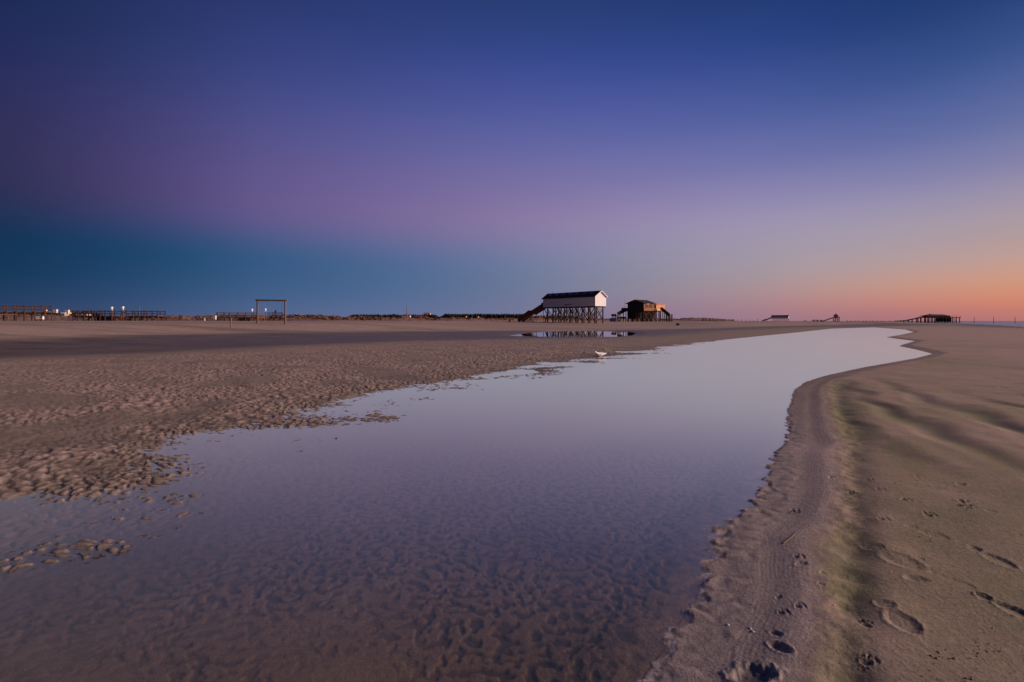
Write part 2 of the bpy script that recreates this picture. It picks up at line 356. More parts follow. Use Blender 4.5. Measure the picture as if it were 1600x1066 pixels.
    wetL = .42 - .38*ss(.3,.9,lump)*sm_ + .24*ss(.06,.0,z) + .10*(1-sm_)
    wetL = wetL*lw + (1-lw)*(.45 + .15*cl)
    wet_dimR = .13 + .20*ss(6.5,2.4,y) + .30*ss(.62,.30,d) - .12*ss(1.5,6,d) + .26*fbm(x*.8, y*.8, 93, 4)  # bank wetness, plus edge dimming painted in toward the camera
    wet_dimR = wet_dimR + .18*und*ss(.2,-.9,wave) + .40*ttr*ss(.5,.8,d) - .45*ss(.035,.0,np.abs(sdr-.012))*ss(25,6,r)
    for hx, hy, hs in ((1372,812,.22),(1400,866,.30),(1400,955,.24),(1350,1005,.2),(1425,750,.3),(1260,700,.3)):
        qx, qy = G(hx, hy, .06); wet_dimR = wet_dimR - .30*np.exp(-(((x-qx)**2+(y-qy)**2*.6)/hs**2))
    wet = wetL*(1-wr) + wet_dimR*wr
    wet = wet*(1-ss(-6,1.5,s1)) + (.86+.1*n_str)*ss(-6,1.5,s1)
    plate = ss(-5,3,s2 + 7*n_str)
    wet = wet*(1-plate) + (.16 + .75*ss(-.05,.35,n_str)*.5)*plate
    fine = fbm(x*.30, y*1.1, 101, 4); wet = wet + .30*fine*ss(-8,2,s1)*ss(160,60,r) + .10*fbm(x*1.1, y*1.4, 103, 3)*(1-wr)*ss(60,20,r)
    wet = np.where(z < .002, .82 - .36*wr*ss(-.22,-.02,sdr) + .30*cl, wet); wet = np.maximum(wet, ss(22,3,s3)*.8)
    wet = np.maximum(wet, .85*ss(1.8,.2,sp))
    alg = wr*ss(.35,.75,d)*ss(26,9,r)*np.clip(.80 + 1.5*fbm(x*.8, y*.6, 95, 4), 0, 1)
    alg = alg*(.62 + .38*np.maximum(ttr, und*ss(.3,-.8,wave))); alg = alg + .22*ttr*wr*ss(.4,.7,d)
    alg = np.maximum(alg, wr*.75*ss(.45,.8,d)*ss(9,4,d)*ss(8,14,y)*ss(45,18,y)*ss(-.3,.4,fbm(x*.25,y*.12,97,3)))
    alg = np.maximum(alg, (.42+.38*ss(7,3.5,y))*wr*ss(.5,1.0,d)*ss(20,8,r)*(.75+.6*fbm(x*.5,y*.4,99,3)))
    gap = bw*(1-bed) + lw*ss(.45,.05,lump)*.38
    stria = wr*ss(.18,.26,ds)*ss(.56,.46,ds)*ss(16,5,r)
    froth = wr*ss(14,5,r)*(.40*ss(0,.08,d)*ss(.60,.45,ds) + ss(.030,.004,np.abs(sdr-.014+.03*pn(x*9,y*9,33)))*ss(-.15,.25,pn(x*17,y*17,35)+.25) + .35*ss(.0,.06,d)*ss(.26,.12,d)*ss(.35,.05,w1)*ss(-.1,.3,pn(x*4,y*4,39)))
    return z, np.clip(wet,0,1), np.clip(alg,0,1), np.clip(gap,0,1), ds, stria, np.clip(froth,0,1)
# ------------------------------------------------------------------ ground sheet
def ground_mesh():
    def geo(a, b, s): n = max(2, int(math.log(b/a)/s)); return list(a*(b/a)**(np.arange(n)/n))
    rad = np.array([.35,.8,1.2,1.5] + geo(1.7,5,.0042) + geo(5,30,.0055) + geo(30,150,.011) + geo(150,9000,.05) + [9000.])
    a0 = np.radians(np.concatenate([np.arange(-180,-56,4.0), np.arange(-56,-49,.6), np.linspace(-49,49,1030), np.arange(49.6,56,.6), np.arange(56,180,4.0)]))
    na, nr = len(a0), len(rad)
    A, RR = np.meshgrid(a0, rad); X = (RR*np.sin(A)).ravel(); Y = (RR*np.cos(A)).ravel()
    z, wet, alg, gap, dsh, st, fro = terrain(X, Y)
    V = np.empty((na*nr+1, 3), np.float32); V[:-1,0] = X; V[:-1,1] = Y; V[:-1,2] = z; V[-1] = (0,0,z[:na].mean())
    i = np.arange(nr-1)[:,None]*na; j = np.arange(na)[None,:]; j2 = (j+1) % na
    quads = np.stack([i+j, i+j2, i+na+j2, i+na+j], -1).reshape(-1,4)[:, ::-1]
    tri = np.stack([np.full(na, na*nr), (np.arange(na)+1) % na, np.arange(na)], -1)[:, ::-1]
    me = bpy.data.meshes.new('beach')
    nl = quads.size + tri.size; npoly = len(quads)+len(tri)
    me.vertices.add(len(V)); me.vertices.foreach_set('co', V.ravel())
    me.loops.add(nl); me.loops.foreach_set('vertex_index', np.concatenate([quads.ravel(), tri.ravel()]).astype(np.int32))
    me.polygons.add(npoly)
    me.polygons.foreach_set('loop_start', np.concatenate([np.arange(len(quads))*4, quads.size+np.arange(len(tri))*3]).astype(np.int32))
    me.polygons.foreach_set('use_smooth', np.ones(npoly, bool))
    me.update(calc_edges=True)
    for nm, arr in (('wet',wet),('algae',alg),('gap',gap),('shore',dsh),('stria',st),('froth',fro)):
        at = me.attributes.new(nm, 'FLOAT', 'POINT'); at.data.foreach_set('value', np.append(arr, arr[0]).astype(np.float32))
    return me
def sand_material():
    m = bpy.data.materials.new('beach_sand'); m.use_nodes = True; t = m.node_tree; n = t.nodes.new; l = t.links.new
    p = t.nodes['Principled BSDF']
    def attr(a): k = n('ShaderNodeAttribute'); k.attribute_name = a; return k.outputs['Fac']
    def math_(op, a, b=None, c=None):
        k = n('ShaderNodeMath'); k.operation = op
        for i, v in enumerate((a, b, c)):
            if v is None: continue
            if isinstance(v, (int, float)): k.inputs[i].default_value = v
            else: l(v, k.inputs[i])
        return k.outputs[0]
    def noise(sc, det=4, rough=.55):
        k = n('ShaderNodeTexNoise'); k.inputs['Scale'].default_value = sc; k.inputs['Detail'].default_value = det; k.inputs['Roughness'].default_value = rough
        l(co_.outputs['Object'], k.inputs['Vector']); return k.outputs[0]
    def mix(f, a, b, bt='MIX'):
        k = n('ShaderNodeMix'); k.data_type = 'RGBA'; k.blend_type = bt
        for i, v in ((0,f),(6,a),(7,b)):
            if isinstance(v, (int, float)): k.inputs[i].default_value = v
            elif isinstance(v, tuple): k.inputs[i].default_value = v + (1,)
            else: l(v, k.inputs[i])
        return k.outputs[2]
    def ramp01(v, a, b):
        k = n('ShaderNodeMapRange'); k.inputs[1].default_value = a; k.inputs[2].default_value = b; l(v, k.inputs[0]); return k.outputs[0]
    co_ = n('ShaderNodeTexCoord')
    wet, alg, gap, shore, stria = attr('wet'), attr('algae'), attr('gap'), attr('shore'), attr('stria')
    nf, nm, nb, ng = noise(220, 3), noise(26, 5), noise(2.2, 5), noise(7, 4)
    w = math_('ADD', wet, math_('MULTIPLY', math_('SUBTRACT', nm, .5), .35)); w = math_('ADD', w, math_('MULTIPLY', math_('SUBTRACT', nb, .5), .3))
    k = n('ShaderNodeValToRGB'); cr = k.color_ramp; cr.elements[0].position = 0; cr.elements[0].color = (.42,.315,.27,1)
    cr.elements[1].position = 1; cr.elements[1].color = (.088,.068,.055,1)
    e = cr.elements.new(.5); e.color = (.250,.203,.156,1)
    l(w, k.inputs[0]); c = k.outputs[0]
    c = mix(math_('MULTIPLY', alg, ramp01(math_('ADD', nb, math_('MULTIPLY', ng, .6)), .35, .85)), c, (.215,.208,.115))
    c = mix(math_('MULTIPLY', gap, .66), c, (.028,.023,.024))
    c = mix(math_('MULTIPLY', attr('froth'), .8), c, (.50,.45,.45))
    c = mix(.75, c, mix(ramp01(nf, .3, .7), (.70,.70,.70), (1.25,1.24,1.22)), 'MULTIPLY')
    mpp = n('ShaderNodeMapping'); mpp.inputs['Scale'].default_value = (5, 70, 5); l(co_.outputs['Object'], mpp.inputs[0])
    stk = n('ShaderNodeTexNoise'); stk.inputs['Scale'].default_value = 1.0; stk.inputs['Detail'].default_value = 4; l(mpp.outputs[0], stk.inputs['Vector'])
    c = mix(.55, c, mix(ramp01(stk.outputs[0], .3, .7), (.82,.82,.82), (1.14,1.14,1.13)), 'MULTIPLY')
    vo = n('ShaderNodeTexVoronoi'); vo.inputs['Scale'].default_value = 42; l(co_.outputs['Object'], vo.inputs['Vector'])
    c = mix(math_('MULTIPLY', ramp01(vo.outputs['Distance'], .085, .06), ramp01(ng, .52, .60)), c, (.05,.04,.035))
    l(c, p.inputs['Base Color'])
    l(math_('MULTIPLY_ADD', w, -.50, .95), p.inputs['Roughness']); l(math_('MULTIPLY_ADD', w, .16, .05), p.inputs['Specular IOR Level'])
    wv = math_('SINE', math_('MULTIPLY', math_('ADD', shore, math_('MULTIPLY', nb, .07)), 2*math.pi/.022))
    wv2 = math_('SINE', math_('MULTIPLY', math_('ADD', shore, math_('MULTIPLY', nb, .12)), 2*math.pi/.051))
    h = math_('ADD', math_('MULTIPLY', nf, .0016), math_('MULTIPLY', nm, .006))
    h = math_('ADD', h, math_('MULTIPLY', noise(75, 4), .0036)); h = math_('ADD', h, math_('MULTIPLY', stk.outputs[0], .0035))
    h = math_('ADD', h, math_('MULTIPLY', math_('MULTIPLY', math_('ADD', wv, wv2), math_('MULTIPLY', stria, ramp01(nb, .36, .68))), .0004))
    b = n('ShaderNodeBump'); b.inputs['Strength'].default_value = .8; b.inputs['Distance'].default_value = 1.0; l(h, b.inputs['Height']); l(b.outputs[0], p.inputs['Normal'])
    return m
gme = ground_mesh(); gme.materials.append(sand_material())
ground = bpy.data.objects.new('beach', gme); COL.objects.link(ground)
tag(ground, 'wide tidal sand flat with wet clods and footprints', 'beach', kind='structure')
def gz(x, y):
    return float(terrain(np.array([float(x)]), np.array([float(y)]))[0][0])
# ------------------------------------------------------------------ water
def water_material(name, power, rough, wave, amp, sheen=0.0, tint=(.92,.92,.92), sheen_col=(.76,.95,1.0), gloss=(1,1,1)):
    m = bpy.data.materials.new(name); m.use_nodes = True; t = m.node_tree; t.nodes.clear(); n = t.nodes.new; l = t.links.new
    o = n('ShaderNodeOutputMaterial'); mx = n('ShaderNodeMixShader'); mk = n('ShaderNodeMixShader')
    lw = n('ShaderNodeLayerWeight'); lw.inputs[0].default_value = .5
    fr = n('ShaderNodeMath'); fr.operation = 'POWER'; fr.inputs[1].default_value = power; l(lw.outputs['Facing'], fr.inputs[0])
    # pale sheen painted over the water to brighten it, stronger toward grazing
    cs = n('ShaderNodeMath'); cs.operation = 'SUBTRACT'; cs.inputs[0].default_value = 1.0; l(lw.outputs['Facing'], cs.inputs[1])
    c2 = n('ShaderNodeMath'); c2.operation = 'POWER'; c2.inputs[1].default_value = 2.6; l(cs.outputs[0], c2.inputs[0])
    dv = n('ShaderNodeMath'); dv.operation = 'DIVIDE'; dv.inputs[0].default_value = sheen; l(c2.outputs[0], dv.inputs[1])
    cap = .68 if sheen else 0.0
    ng_ = n('ShaderNodeMath'); ng_.operation = 'MULTIPLY'; ng_.inputs[1].default_value = -1.25; l(dv.outputs[0], ng_.inputs[0])
    ex = n('ShaderNodeMath'); ex.operation = 'EXPONENT'; l(ng_.outputs[0], ex.inputs[0])
    mn = n('ShaderNodeMath'); mn.operation = 'MULTIPLY_ADD'; mn.inputs[1].default_value = -cap; mn.inputs[2].default_value = cap; l(ex.outputs[0], mn.inputs[0])
    tr = n('ShaderNodeBsdfTransparent'); tr.inputs[0].default_value = tint + (1,)
    df = n('ShaderNodeBsdfDiffuse'); df.inputs[0].default_value = sheen_col + (1,)
    gl = n('ShaderNodeBsdfGlossy'); gl.inputs['Roughness'].default_value = rough; gl.inputs[0].default_value = gloss + (1,)
    tc = n('ShaderNodeTexCoord'); mp = n('ShaderNodeMapping'); mp.inputs['Scale'].default_value = (1,1.6,1); no = n('ShaderNodeTexNoise'); no.inputs['Scale'].default_value = wave; no.inputs['Detail'].default_value = 3
    l(tc.outputs['Object'], mp.inputs[0]); l(mp.outputs[0], no.inputs['Vector'])
    b = n('ShaderNodeBump'); b.inputs['Strength'].default_value = 1; b.inputs['Distance'].default_value = amp; l(no.outputs[0], b.inputs['Height'])
    l(b.outputs[0], gl.inputs['Normal'])
    l(fr.outputs[0], mx.inputs[0]); l(tr.outputs[0], mx.inputs[1]); l(gl.outputs[0], mx.inputs[2])
    l(mn.outputs[0], mk.inputs[0]); l(mx.outputs[0], mk.inputs[1]); l(df.outputs[0], mk.inputs[2]); l(mk.outputs[0], o.inputs[0])
    return m
def sheet(name, pts, z, m, label, cat):
    me = bpy.data.meshes.new(name); me.from_pydata([(x, y, z) for x, y in pts], [], [tuple(range(len(pts)))]); me.materials.append(m)
    o = bpy.data.objects.new(name, me); COL.objects.link(o); tag(o, label, cat, kind='structure')
    if me.polygons[0].normal.z < 0: me.flip_normals()
    return o
wm = water_material('pool_water', 3.4, .08, 5, .0005, .0085, tint=(1.0,.90,.80))
sheet('tidal_pool', [(-12,-30),(3,-30),(3,1),(9,12),(20,22),(28,24),(40,38),(52,50),(95,95),(105,118),(80,128),(50,104),(24,66),(8,34),(-1,24),(-12,14)], 0.0, wm, 'long calm tidal pool mirroring the dusk sky', 'tidal pool')
cx = sum(p[0] for p in PUD)/len(PUD); cy = sum(p[1] for p in PUD)/len(PUD)
sheet('puddle', [(cx+(x-cx)*1.25, cy+(y-cy)*1.12) for x, y in PUD], 0.0, water_material('puddle_water', 2.5, .012, 3, .0002), 'narrow bright puddle below the white stilt house', 'puddle')
sheet('sea', [(50,-400),(50,30),(84,75),(100,118),(150,175),(260,335),(350,470),(690,930),(2900,4100),(5000,9000),(9000,9000),(9000,-400)], -.02, water_material('sea_water', 9.0, .25, .6, .03, gloss=(.52,.56,.62)), 'strip of calm sea along the right horizon', 'sea')
# ================================================================== things
ZG = {}
def ground_at(px, D):
    X = (px-800)/FPX*D; return X, D, gz(X, D)
# ------------------------------------------------------------------ white stilt house
def white_house():
    L, W, ZF, WH, RH = 20.8, 4.6, 4.62, 2.7, 1.45
    x0, x1, y0, y1 = -L/2, L/2, -W/2, W/2
    A = (22.75, 140.0); u = (.64, -.77); v = (.77, .64)
    c = (A[0]-u[0]*L/2+v[0]*W/2, A[1]-u[1]*L/2+v[1]*W/2)
    t = empty('stilt_house', (c[0], c[1], gz(*c)-.02), math.atan2(u[1], u[0]))
    tag(t, 'white boarded stilt house with dark roof and long brown stair on its left', 'stilt house', 'white stilt houses on the beach')
    MB().prismx([(y0,ZF),(y1,ZF),(y1,ZF+WH),(0,ZF+WH+RH),(y0,ZF+WH)], x0, x1).build('wall', M['white'], t)
    for s in (-1, 1):   # roof slabs
        e = .35; k = RH/(W/2)
        pr = [(s*(W/2+e), ZF+WH-e*k+.03), (0, ZF+WH+RH+.03), (0, ZF+WH+RH+.17), (s*(W/2+e), ZF+WH-e*k+.17)]
        ro = MB().prismx(pr, x0-.45, x1+.3).build('roof', M['roof'], t)
        if s == -1:
            for i in range(7):
                xa = x0+1.0+i*2.75; yb, ya = -.35, -1.45
                zz = lambda y: ZF+WH+RH+.17+k*y
                MB().add([(xa,ya,zz(ya)+.02),(xa+1.6,ya,zz(ya)+.02),(xa+1.6,yb,zz(yb)+.02),(xa,yb,zz(yb)+.02),(xa,ya,zz(ya)+.06),(xa+1.6,ya,zz(ya)+.06),(xa+1.6,yb,zz(yb)+.06),(xa,yb,zz(yb)+.06)],
                         [(0,3,2,1),(4,5,6,7),(0,1,5,4),(1,2,6,5),(2,3,7,6),(3,0,4,7)]).build('roof_panel', M['panel'], ro)
        b = MB().beam((x1+.34, s*(W/2+.35), ZF+WH-.35*k+.05), (x1+.34, 0, ZF+WH+RH+.05), .06, .24).build('barge_board', M['white'], t)
    MB().box(x1-.45, x1-.25, y0-.05, y0-.003, ZF+.05, ZF+WH-.1).build('corner_board', M['metal'], t)
    MB().box(x0+.1, x1-.1, y0+.1, y1-.1, ZF-.28, ZF-.01).build('floor_frame', M['darkwood'], t)
    lt = MB(); rnd = random.Random(3)
    for i in range(9):
        xa = x0+9.2+i*.30; lt.box(xa, xa+.20, y0-.03, y0-.004, ZF+.42+(.1 if i > 1 and i % 3 else 0), ZF+.80-(.12 if i in (3,5) else 0))
    lt.build('lettering', M['sign'], t)
    st = [x0+1.7+i*(L-2.1)/8 for i in range(9)]; yr = (y0+.35, y1-.9)
    for i, x in enumerate(st):
        for y in yr:
            MB().tube((x, y, -.6), (x, y, ZF-.05), .21 if i not in (1, 4) else .27, .19, 8).build('pile', M['pile'], t)
        MB().beam((x-.1, yr[0], ZF-.4), (x-.1, yr[1], .7), .13, .2).build('brace', M['brace'], t)
        MB().beam((x+.1, yr[0], .5), (x+.1, yr[1], ZF-.5), .13, .2).build('brace', M['brace'], t)
    for y, o in ((yr[0]-.27, 0), (yr[1]+.27, 1)):
        for i in range(8):
            if (i+o) % 2 == 0 or i in (2, 5, 7): MB().beam((st[i], y, ZF-.5), (st[i+1], y, .5), .12, .2).build('brace', M['brace'], t)
            if (i+o) % 2 == 1 or i in (1, 4): MB().beam((st[i], y-.1, .5), (st[i+1], y-.1, ZF-.5), .12, .2).build('brace', M['brace'], t)
    MB().beam((x0-.9, -.9, ZF-.3), (st[0], yr[0]-.1, ZF*.5), .15, .24).build('brace', M['brace'], t)
    MB().beam((x0-.4, -1.2, -.2), (st[0], yr[0]-.2, ZF*.55), .3, .3).build('brace', M['brace'], t)
    MB().tube((x0-.9, -1.3, -.4), (x0-.9, -1.3, ZF-.2), .09, .09).build('pile', M['pile'], t)
    # landing and two flights of stairs
    ya, yb = -1.5, .3
    MB().box(x0-1.5, x0+.1, ya, yb, ZF-.22, ZF).build('landing', M['darkwood'], t)
    MB().box(x0-1.5, x0-.05, ya-.08, ya-.002, ZF-.3, ZF+1.55).build('landing_screen', M['darkwood'], t)
    MB().box(x0-1.58, x0-1.502, ya, yb, ZF-.1, ZF+1.3).build('landing_screen', M['darkwood'], t)
    pts = [(x0-1.5, ZF), (x0-6.0, 2.75), (x0-7.6, 2.75), (x0-12.8, .05)]
    for (xa, za), (xb, zb) in ((pts[0], pts[1]), (pts[2], pts[3])):
        for y in (ya, yb):
            MB().prism([(xa, za-.35), (xa, za+1.15), (xb, zb+1.15), (xb, zb-.35)], y-.05, y+.05).build('stair_side', M['stair'], t)
        n = 9
        for i in range(n):
            f = (i+.5)/n; xx = xa+(xb-xa)*f; z = za+(zb-za)*f
            MB().box(xx-.16, xx+.16, ya+.06, yb-.06, z-.05, z).build('step', M['deckwood'], t)
    MB().box(pts[2][0], pts[1][0], ya-.2, yb+.2, 2.55, 2.75).build('landing', M['stair'], t)
    MB().box(pts[2][0]-.01, pts[1][0]+.01, ya-.07, ya+.03, 2.76, 3.85).build('stair_side', M['stair'], t)
    MB().box(pts[2][0]-.01, pts[1][0]+.01, yb-.03, yb+.07, 2.76, 3.85).build('stair_side', M['stair'], t)
    for x in (-5.7, -6.8, -7.9, -8.7):
        for y in (ya+.1, yb-.1): MB().tube((x0+x, y, -.4), (x0+x, y, 2.55 if x > -7.7 else 1.95), .11, .1).build('pile', M['pile'], t)
    MB().beam((x0-5.7, ya, .2), (x0-7.6, ya, 2.3), .1, .15).build('brace', M['brace'], t)
    MB().beam((x0-7.6, ya-.1, .2), (x0-5.7, ya-.1, 2.3), .1, .15).build('brace', M['brace'], t)
    MB().tube((x0+1.2, .6, ZF+WH), (x0+1.2, .6, ZF+WH+RH+1.0), .05).build('vent_pipe', M['metal'], t)
    return t
WHITE = white_house()
# the far one, a copy seen more from the side
X, Y, Z = ground_at(1219, 700)
far = copy_tree(WHITE, skip=('brace', 'step', 'roof_panel', 'lettering')); far.location = (X, Y, Z-.05); far.rotation_euler = (0, 0, R(-38))
tag(far, 'small distant white stilt house with dark roof and stair, far down the beach', 'stilt house')
X, Y, Z = ground_at(804.5, 150)
# ------------------------------------------------------------------ dark stilt restaurant
def dark_house():
    ox, oy = 51.4, 200.0; a = R(-48)
    t = empty('stilt_restaurant', (ox, oy, gz(ox, oy)-.02), a)
    tag(t, 'dark timber stilt restaurant with sunlit brown side and orange annexe', 'restaurant')
    ca, sa = math.cos(a), math.sin(a)
    def loc(dx, dy): return (dx*ca + dy*sa, -dx*sa + dy*ca)
    ZF, ZE, ZP = 4.5, 7.35, 8.55
    MB().prism([(-7.5,ZF),(0,ZF),(0,ZE),(-3.75,ZP),(-7.5,ZE)], 0, 7.4).build('wall', M['darkwood'], t)
    for s in (0, 1):
        xe = .7 if s else -8.2
        MB().prism([(xe,ZE-.2),(-3.75,ZP+.02),(-3.75,ZP+.2),(xe,ZE-.02)], -.6, 8.0).build('roof', M['roof'], t)
    # sunlit side cladding with windows
    MB().box(.003, .08, .05, 7.35, ZF+.02, ZE-.15).build('side_cladding', M['brownwood'], t)
    for ya in (1.0, 3.9):
        w = MB().box(.09, .15, ya, ya+2.2, ZF+1.0, ZF+2.2).build('window', M['brownwood'], t)
        for k in (0, 1): MB().box(.152, .17, ya+.12+k*1.04, ya+1.04+k*1.04, ZF+1.1, ZF+2.1).build('pane', M['glass'], w)
    MB().box(.16, .24, 2.0, 3.6, ZF+2.3, ZF+2.65).build('sign_board', M['render'], t)
    for xa in (-6.6, -4.4, -2.2):
        w = MB().box(xa, xa+1.5, -.07, -.003, ZF+.9, ZF+2.1).build('window', M['darkwood'], t); MB().box(xa+.1, xa+1.4, -.09, -.072, ZF+1.0, ZF+2.0).build('pane', M['glass'], w)
    # deck with solid parapet
    MB().box(-9.2, 1.2, -1.6, 14.4, ZF-.35, ZF-.02).build('deck', M['darkwood'], t)
    MB().box(-9.25, 1.25, -1.7, -1.602, ZF-.2, ZF+.95).build('parapet', M['darkwood'], t)
    MB().box(-9.3, -9.202, -1.5, 7.5, ZF-.2, ZF+1.1).build('parapet', M['darkwood'], t)
    MB().box(1.202, 1.3, -1.5, 7.3, ZF-.2, ZF+.75).build('parapet', M['brownwood'], t)
    # orange annexe
    MB().box(-5.5, .6, 7.9, 14.2, ZF, ZF+2.35).build('annexe', M['orangewood'], t)
    MB().box(-5.8, .85, 7.8, 14.5, ZF+2.352, ZF+2.5).build('annexe_roof', M['orangewood'], t)
    MB().box(.61, .68, 8.3, 10.6, ZF-.1, ZF+.45).build('sign_board', M['render'], t)
    # piles
    for x in (-8.6,-6.2,-3.8,-1.4,.8):
        for y in (-1.2,1.8,4.8,7.8,10.8,13.8):
            MB().tube((x, y, -.5), (x, y, ZF-.3), .19, .17, 7).build('pile', M['pile'], t)
    for x in (-7.4,-5,-2.6,-.2):
        for y in (-1.2, 3.3, 9.3): MB().tube((x, y, -.5), (x, y, ZF-.3), .15, .14, 7).build('pile', M['pile'], t)
    for y in (.3, 3.3, 6.3, 9.3, 12.3): MB().tube((.9, y, -.5), (.9, y, ZF-.3), .16, .15, 7).build('pile', M['pile'], t)
    for y0, y1 in ((-1.2,1.8),(1.8,4.8),(4.8,7.8)):
        MB().beam((.95,y0,.4),(.95,y1,3.9),.12,.18).build('brace', M['brace'], t); MB().beam((1.06,y0,3.9),(1.06,y1,.4),.12,.18).build('brace', M['brace'], t)
    MB().box(-7.6, -1.6, 0, 5.6, 1.2, 4.1).build('store_room', mat('dark_grey_store_wall', (.05,.04,.045), .8), t)
    MB().box(-1.3, .5, 4.2, 7.4, .9, 4.1).build('store_room', M['darkwood'], t)
    # front steps of brown boards
    for xa, xb in ((-2.9,-1.4),(.2,-1.1)):
        MB().beam((xa, -4.2, 0), (xb, -1.7, 2.2), .5, .12).build('stair_side', M['brownwood'], t)
    for i in range(6): f = (i+.5)/6; MB().box(-2.5+.9*f, -.2-.7*f, -4.1+2.3*f, -3.8+2.3*f, 2.1*f, 2.1*f+.06).build('step', M['deckwood'], t)
    # left stair down to a low platform
    p = loc(-8.4, 1.6); q = loc(-10.6, .2); zt = 2.45
    for s in (-.5, .5):
        MB().beam((-9.0, .6+s, ZF+.3), (q[0]+.8, q[1]+s, zt+.6), .1, 1.2).build('stair_side', M['darkwood'], t)
    cx_, cy_ = loc(-10.6, .2)
    MB().box(cx_-1.4, cx_+1.4, cy_-1.2, cy_+1.2, zt-.2, zt).build('platform', M['deckwood'], t)
    MB().box(cx_-1.45, cx_+.9, cy_-1.3, cy_-1.202, zt-.3, zt+.55).build('parapet', M['greywood'], t)
    for i in (-1.2,-.4,.4,1.2):
        for j in (-1,1): MB().tube((cx_+i, cy_+j, -.4), (cx_+i, cy_+j, zt-.15), .17, .15, 7).build('pile', M['pile'], t)
    MB().beam((cx_+1.4, cy_-1.1, 1.9), (cx_+2.6, cy_-1.1, 0), .2, .3).build('brace', M['brace'], t)
    MB().beam((cx_+.6, cy_, 1.6), (-8.6, 0, 1.6), .5, .7).build('walkway', M['darkwood'], t)
    # right stair down to a post platform
    q = loc(9.7, -1.0); r_ = loc(8.0, 4.0)
    for s in (-.45, .45):
        MB().beam((r_[0], r_[1]+s, ZF+.9), (q[0]-.2, q[1]+s, 2.75), .1, 1.0).build('stair_side', M['darkwood'], t)
    MB().box(q[0]-.9, q[0]+.9, q[1]-.8, q[1]+.8, 2.3, 2.5).build('platform', M['deckwood'], t)
    for i in (-.75, .75):
        for j in (-.7, .7): MB().tube((q[0]+i, q[1]+j, -.4), (q[0]+i, q[1]+j, 2.9), .3, .27, 8).build('pile', M['pile'], t)
    MB().tube((-8.9, .2, ZF+1), (-8.9, .2, ZF+4.9), .05, .04).build('mast', M['metal'], t)
    MB().tube((-5.3, 3, ZE+.6), (-5.3, 3, ZP+1.0), .04, .03).build('mast', M['metal'], t)
    return t
dark_house()
X, Y, Z = ground_at(957.5, 197)
t = empty('storage_bin', (X, Y, Z)); tag(t, 'dark blue steel bin beside the stilt restaurant', 'bin')
MB().box(-1.0, 1.0, -.7, .7, 0, 1.25).build('body', M['bluebox'], t); MB().box(-1.06, 1.06, -.76, .76, 1.252, 1.38).build('lid', M['bluebox'], t)
for x in (-.8, .8): MB().box(x-.08, x+.08, -.74, -.702, .1, 1.2).build('rib', M['bluebox'], t)
# ------------------------------------------------------------------ lookout hut on stilts, far away
X, Y, Z = ground_at(1306, 640)
t = empty('lookout_hut', (X, Y, Z-.05), R(-30)); tag(t, 'tiny lookout hut on stilts with a long stair, near the far end of the beach', 'lookout hut')
MB().box(-2.4,2.4,-2.2,2.2,5.0,8.0).build('cabin', M['white'], t)
MB().add([(-2.9,-2.8,8.0),(2.9,-2.8,8.0),(2.9,2.8,8.0),(-2.9,2.8,8.0),(-.4,0,9.9),(.4,0,9.9)], [(0,1,5,4),(1,2,5),(2,3,4,5),(3,0,4),(3,2,1,0)]).build('roof', M['tile'], t)
MB().box(-3.2,4.2,-3,3,4.7,4.98).build('deck', M['darkwood'], t); MB().box(4.05,4.2,-3,3,4.99,6.1).build('parapet', M['brownwood'], t); MB().box(2.6,4.04,-3.1,-3.0,4.99,6.1).build('parapet', M['brownwood'], t)
w = MB().box(-1.4,1.4,-2.28,-2.203,6.0,7.3).build('window', M['darkwood'], t); MB().box(-1.3,1.3,-2.3,-2.282,6.1,7.2).build('pane', M['glass'], w)
for x in (-2.6,-.6,1.4,3.4):
    for y in (-2.4,2.4): MB().tube((x,y,-1),(x,y,4.8),.42,.38).build('pile', M['pile'], t)
MB().beam((-2.6,-2.6,.5),(.8,-2.6,4.4),.25).build('brace', M['brace'], t); MB().beam((.8,-2.7,4.4),(4,-2.7,.4),.3).build('brace', M['brace'], t)
MB().beam((-2.8,-2.4,5.2),(-9,-6.2,2.9),.9,1.1).build('stair_flight', M['darkwood'], t); MB().beam((-9,-6.2,2.9),(-14.6,-9.6,.3),.9,1.1).build('stair_flight', M['darkwood'], t)
MB().tube((0,0,9.8),(0,0,12),.08).build('mast', M['metal'], t)
# ------------------------------------------------------------------ pile-built restaurant at the sea's edge
X, Y, Z = ground_at(1465, 400)
t = empty('pier_restaurant', (X, Y, -.1), R(-6)); tag(t, 'low dark pile-built restaurant at the edge of the sea on the right', 'restaurant'); t.scale = (1.2, 1, .97)
MB().box(-10,11,-5,5,4.0,4.5).build('deck', M['darkwood'], t)
MB().box(-7,5.4,-4,4,4.51,5.4).build('wall', M['darkwood'], t)
MB().add([(-9.5,-4.8,5.2),(6.6,-4.8,5.2),(6.6,4.8,5.2),(-9.5,4.8,5.2),(-5.2,0,6.9),(3.4,0,6.7)], [(0,1,5,4),(1,2,5),(2,3,4,5),(3,0,4),(3,2,1,0)]).build('roof', M['roof'], t)
for xa in (-6,-3,0,3):
    MB().box(xa,xa+1.6,-4.08,-4.003,4.7,5.25).build('window', M['glass'], t)
MB().tube((-4.6,0,6.7),(-4.6,0,7.3),.4).build('chimney', M['darkwood'], t)
for i in range(11):
    for y in (-4.4,4.4): MB().tube((-9.6+i*2.02,y,-1),(-9.6+i*2.02,y,4.0),.3 if i % 3 else .42,.28,7).build('pile', M['pile'], t)
for i in (5,6,7): MB().box(-9.4+i*2.02,-7.8+i*2.02,-3.5,3.5,.8,3.9).build('stair_core', M['darkwood'], t)
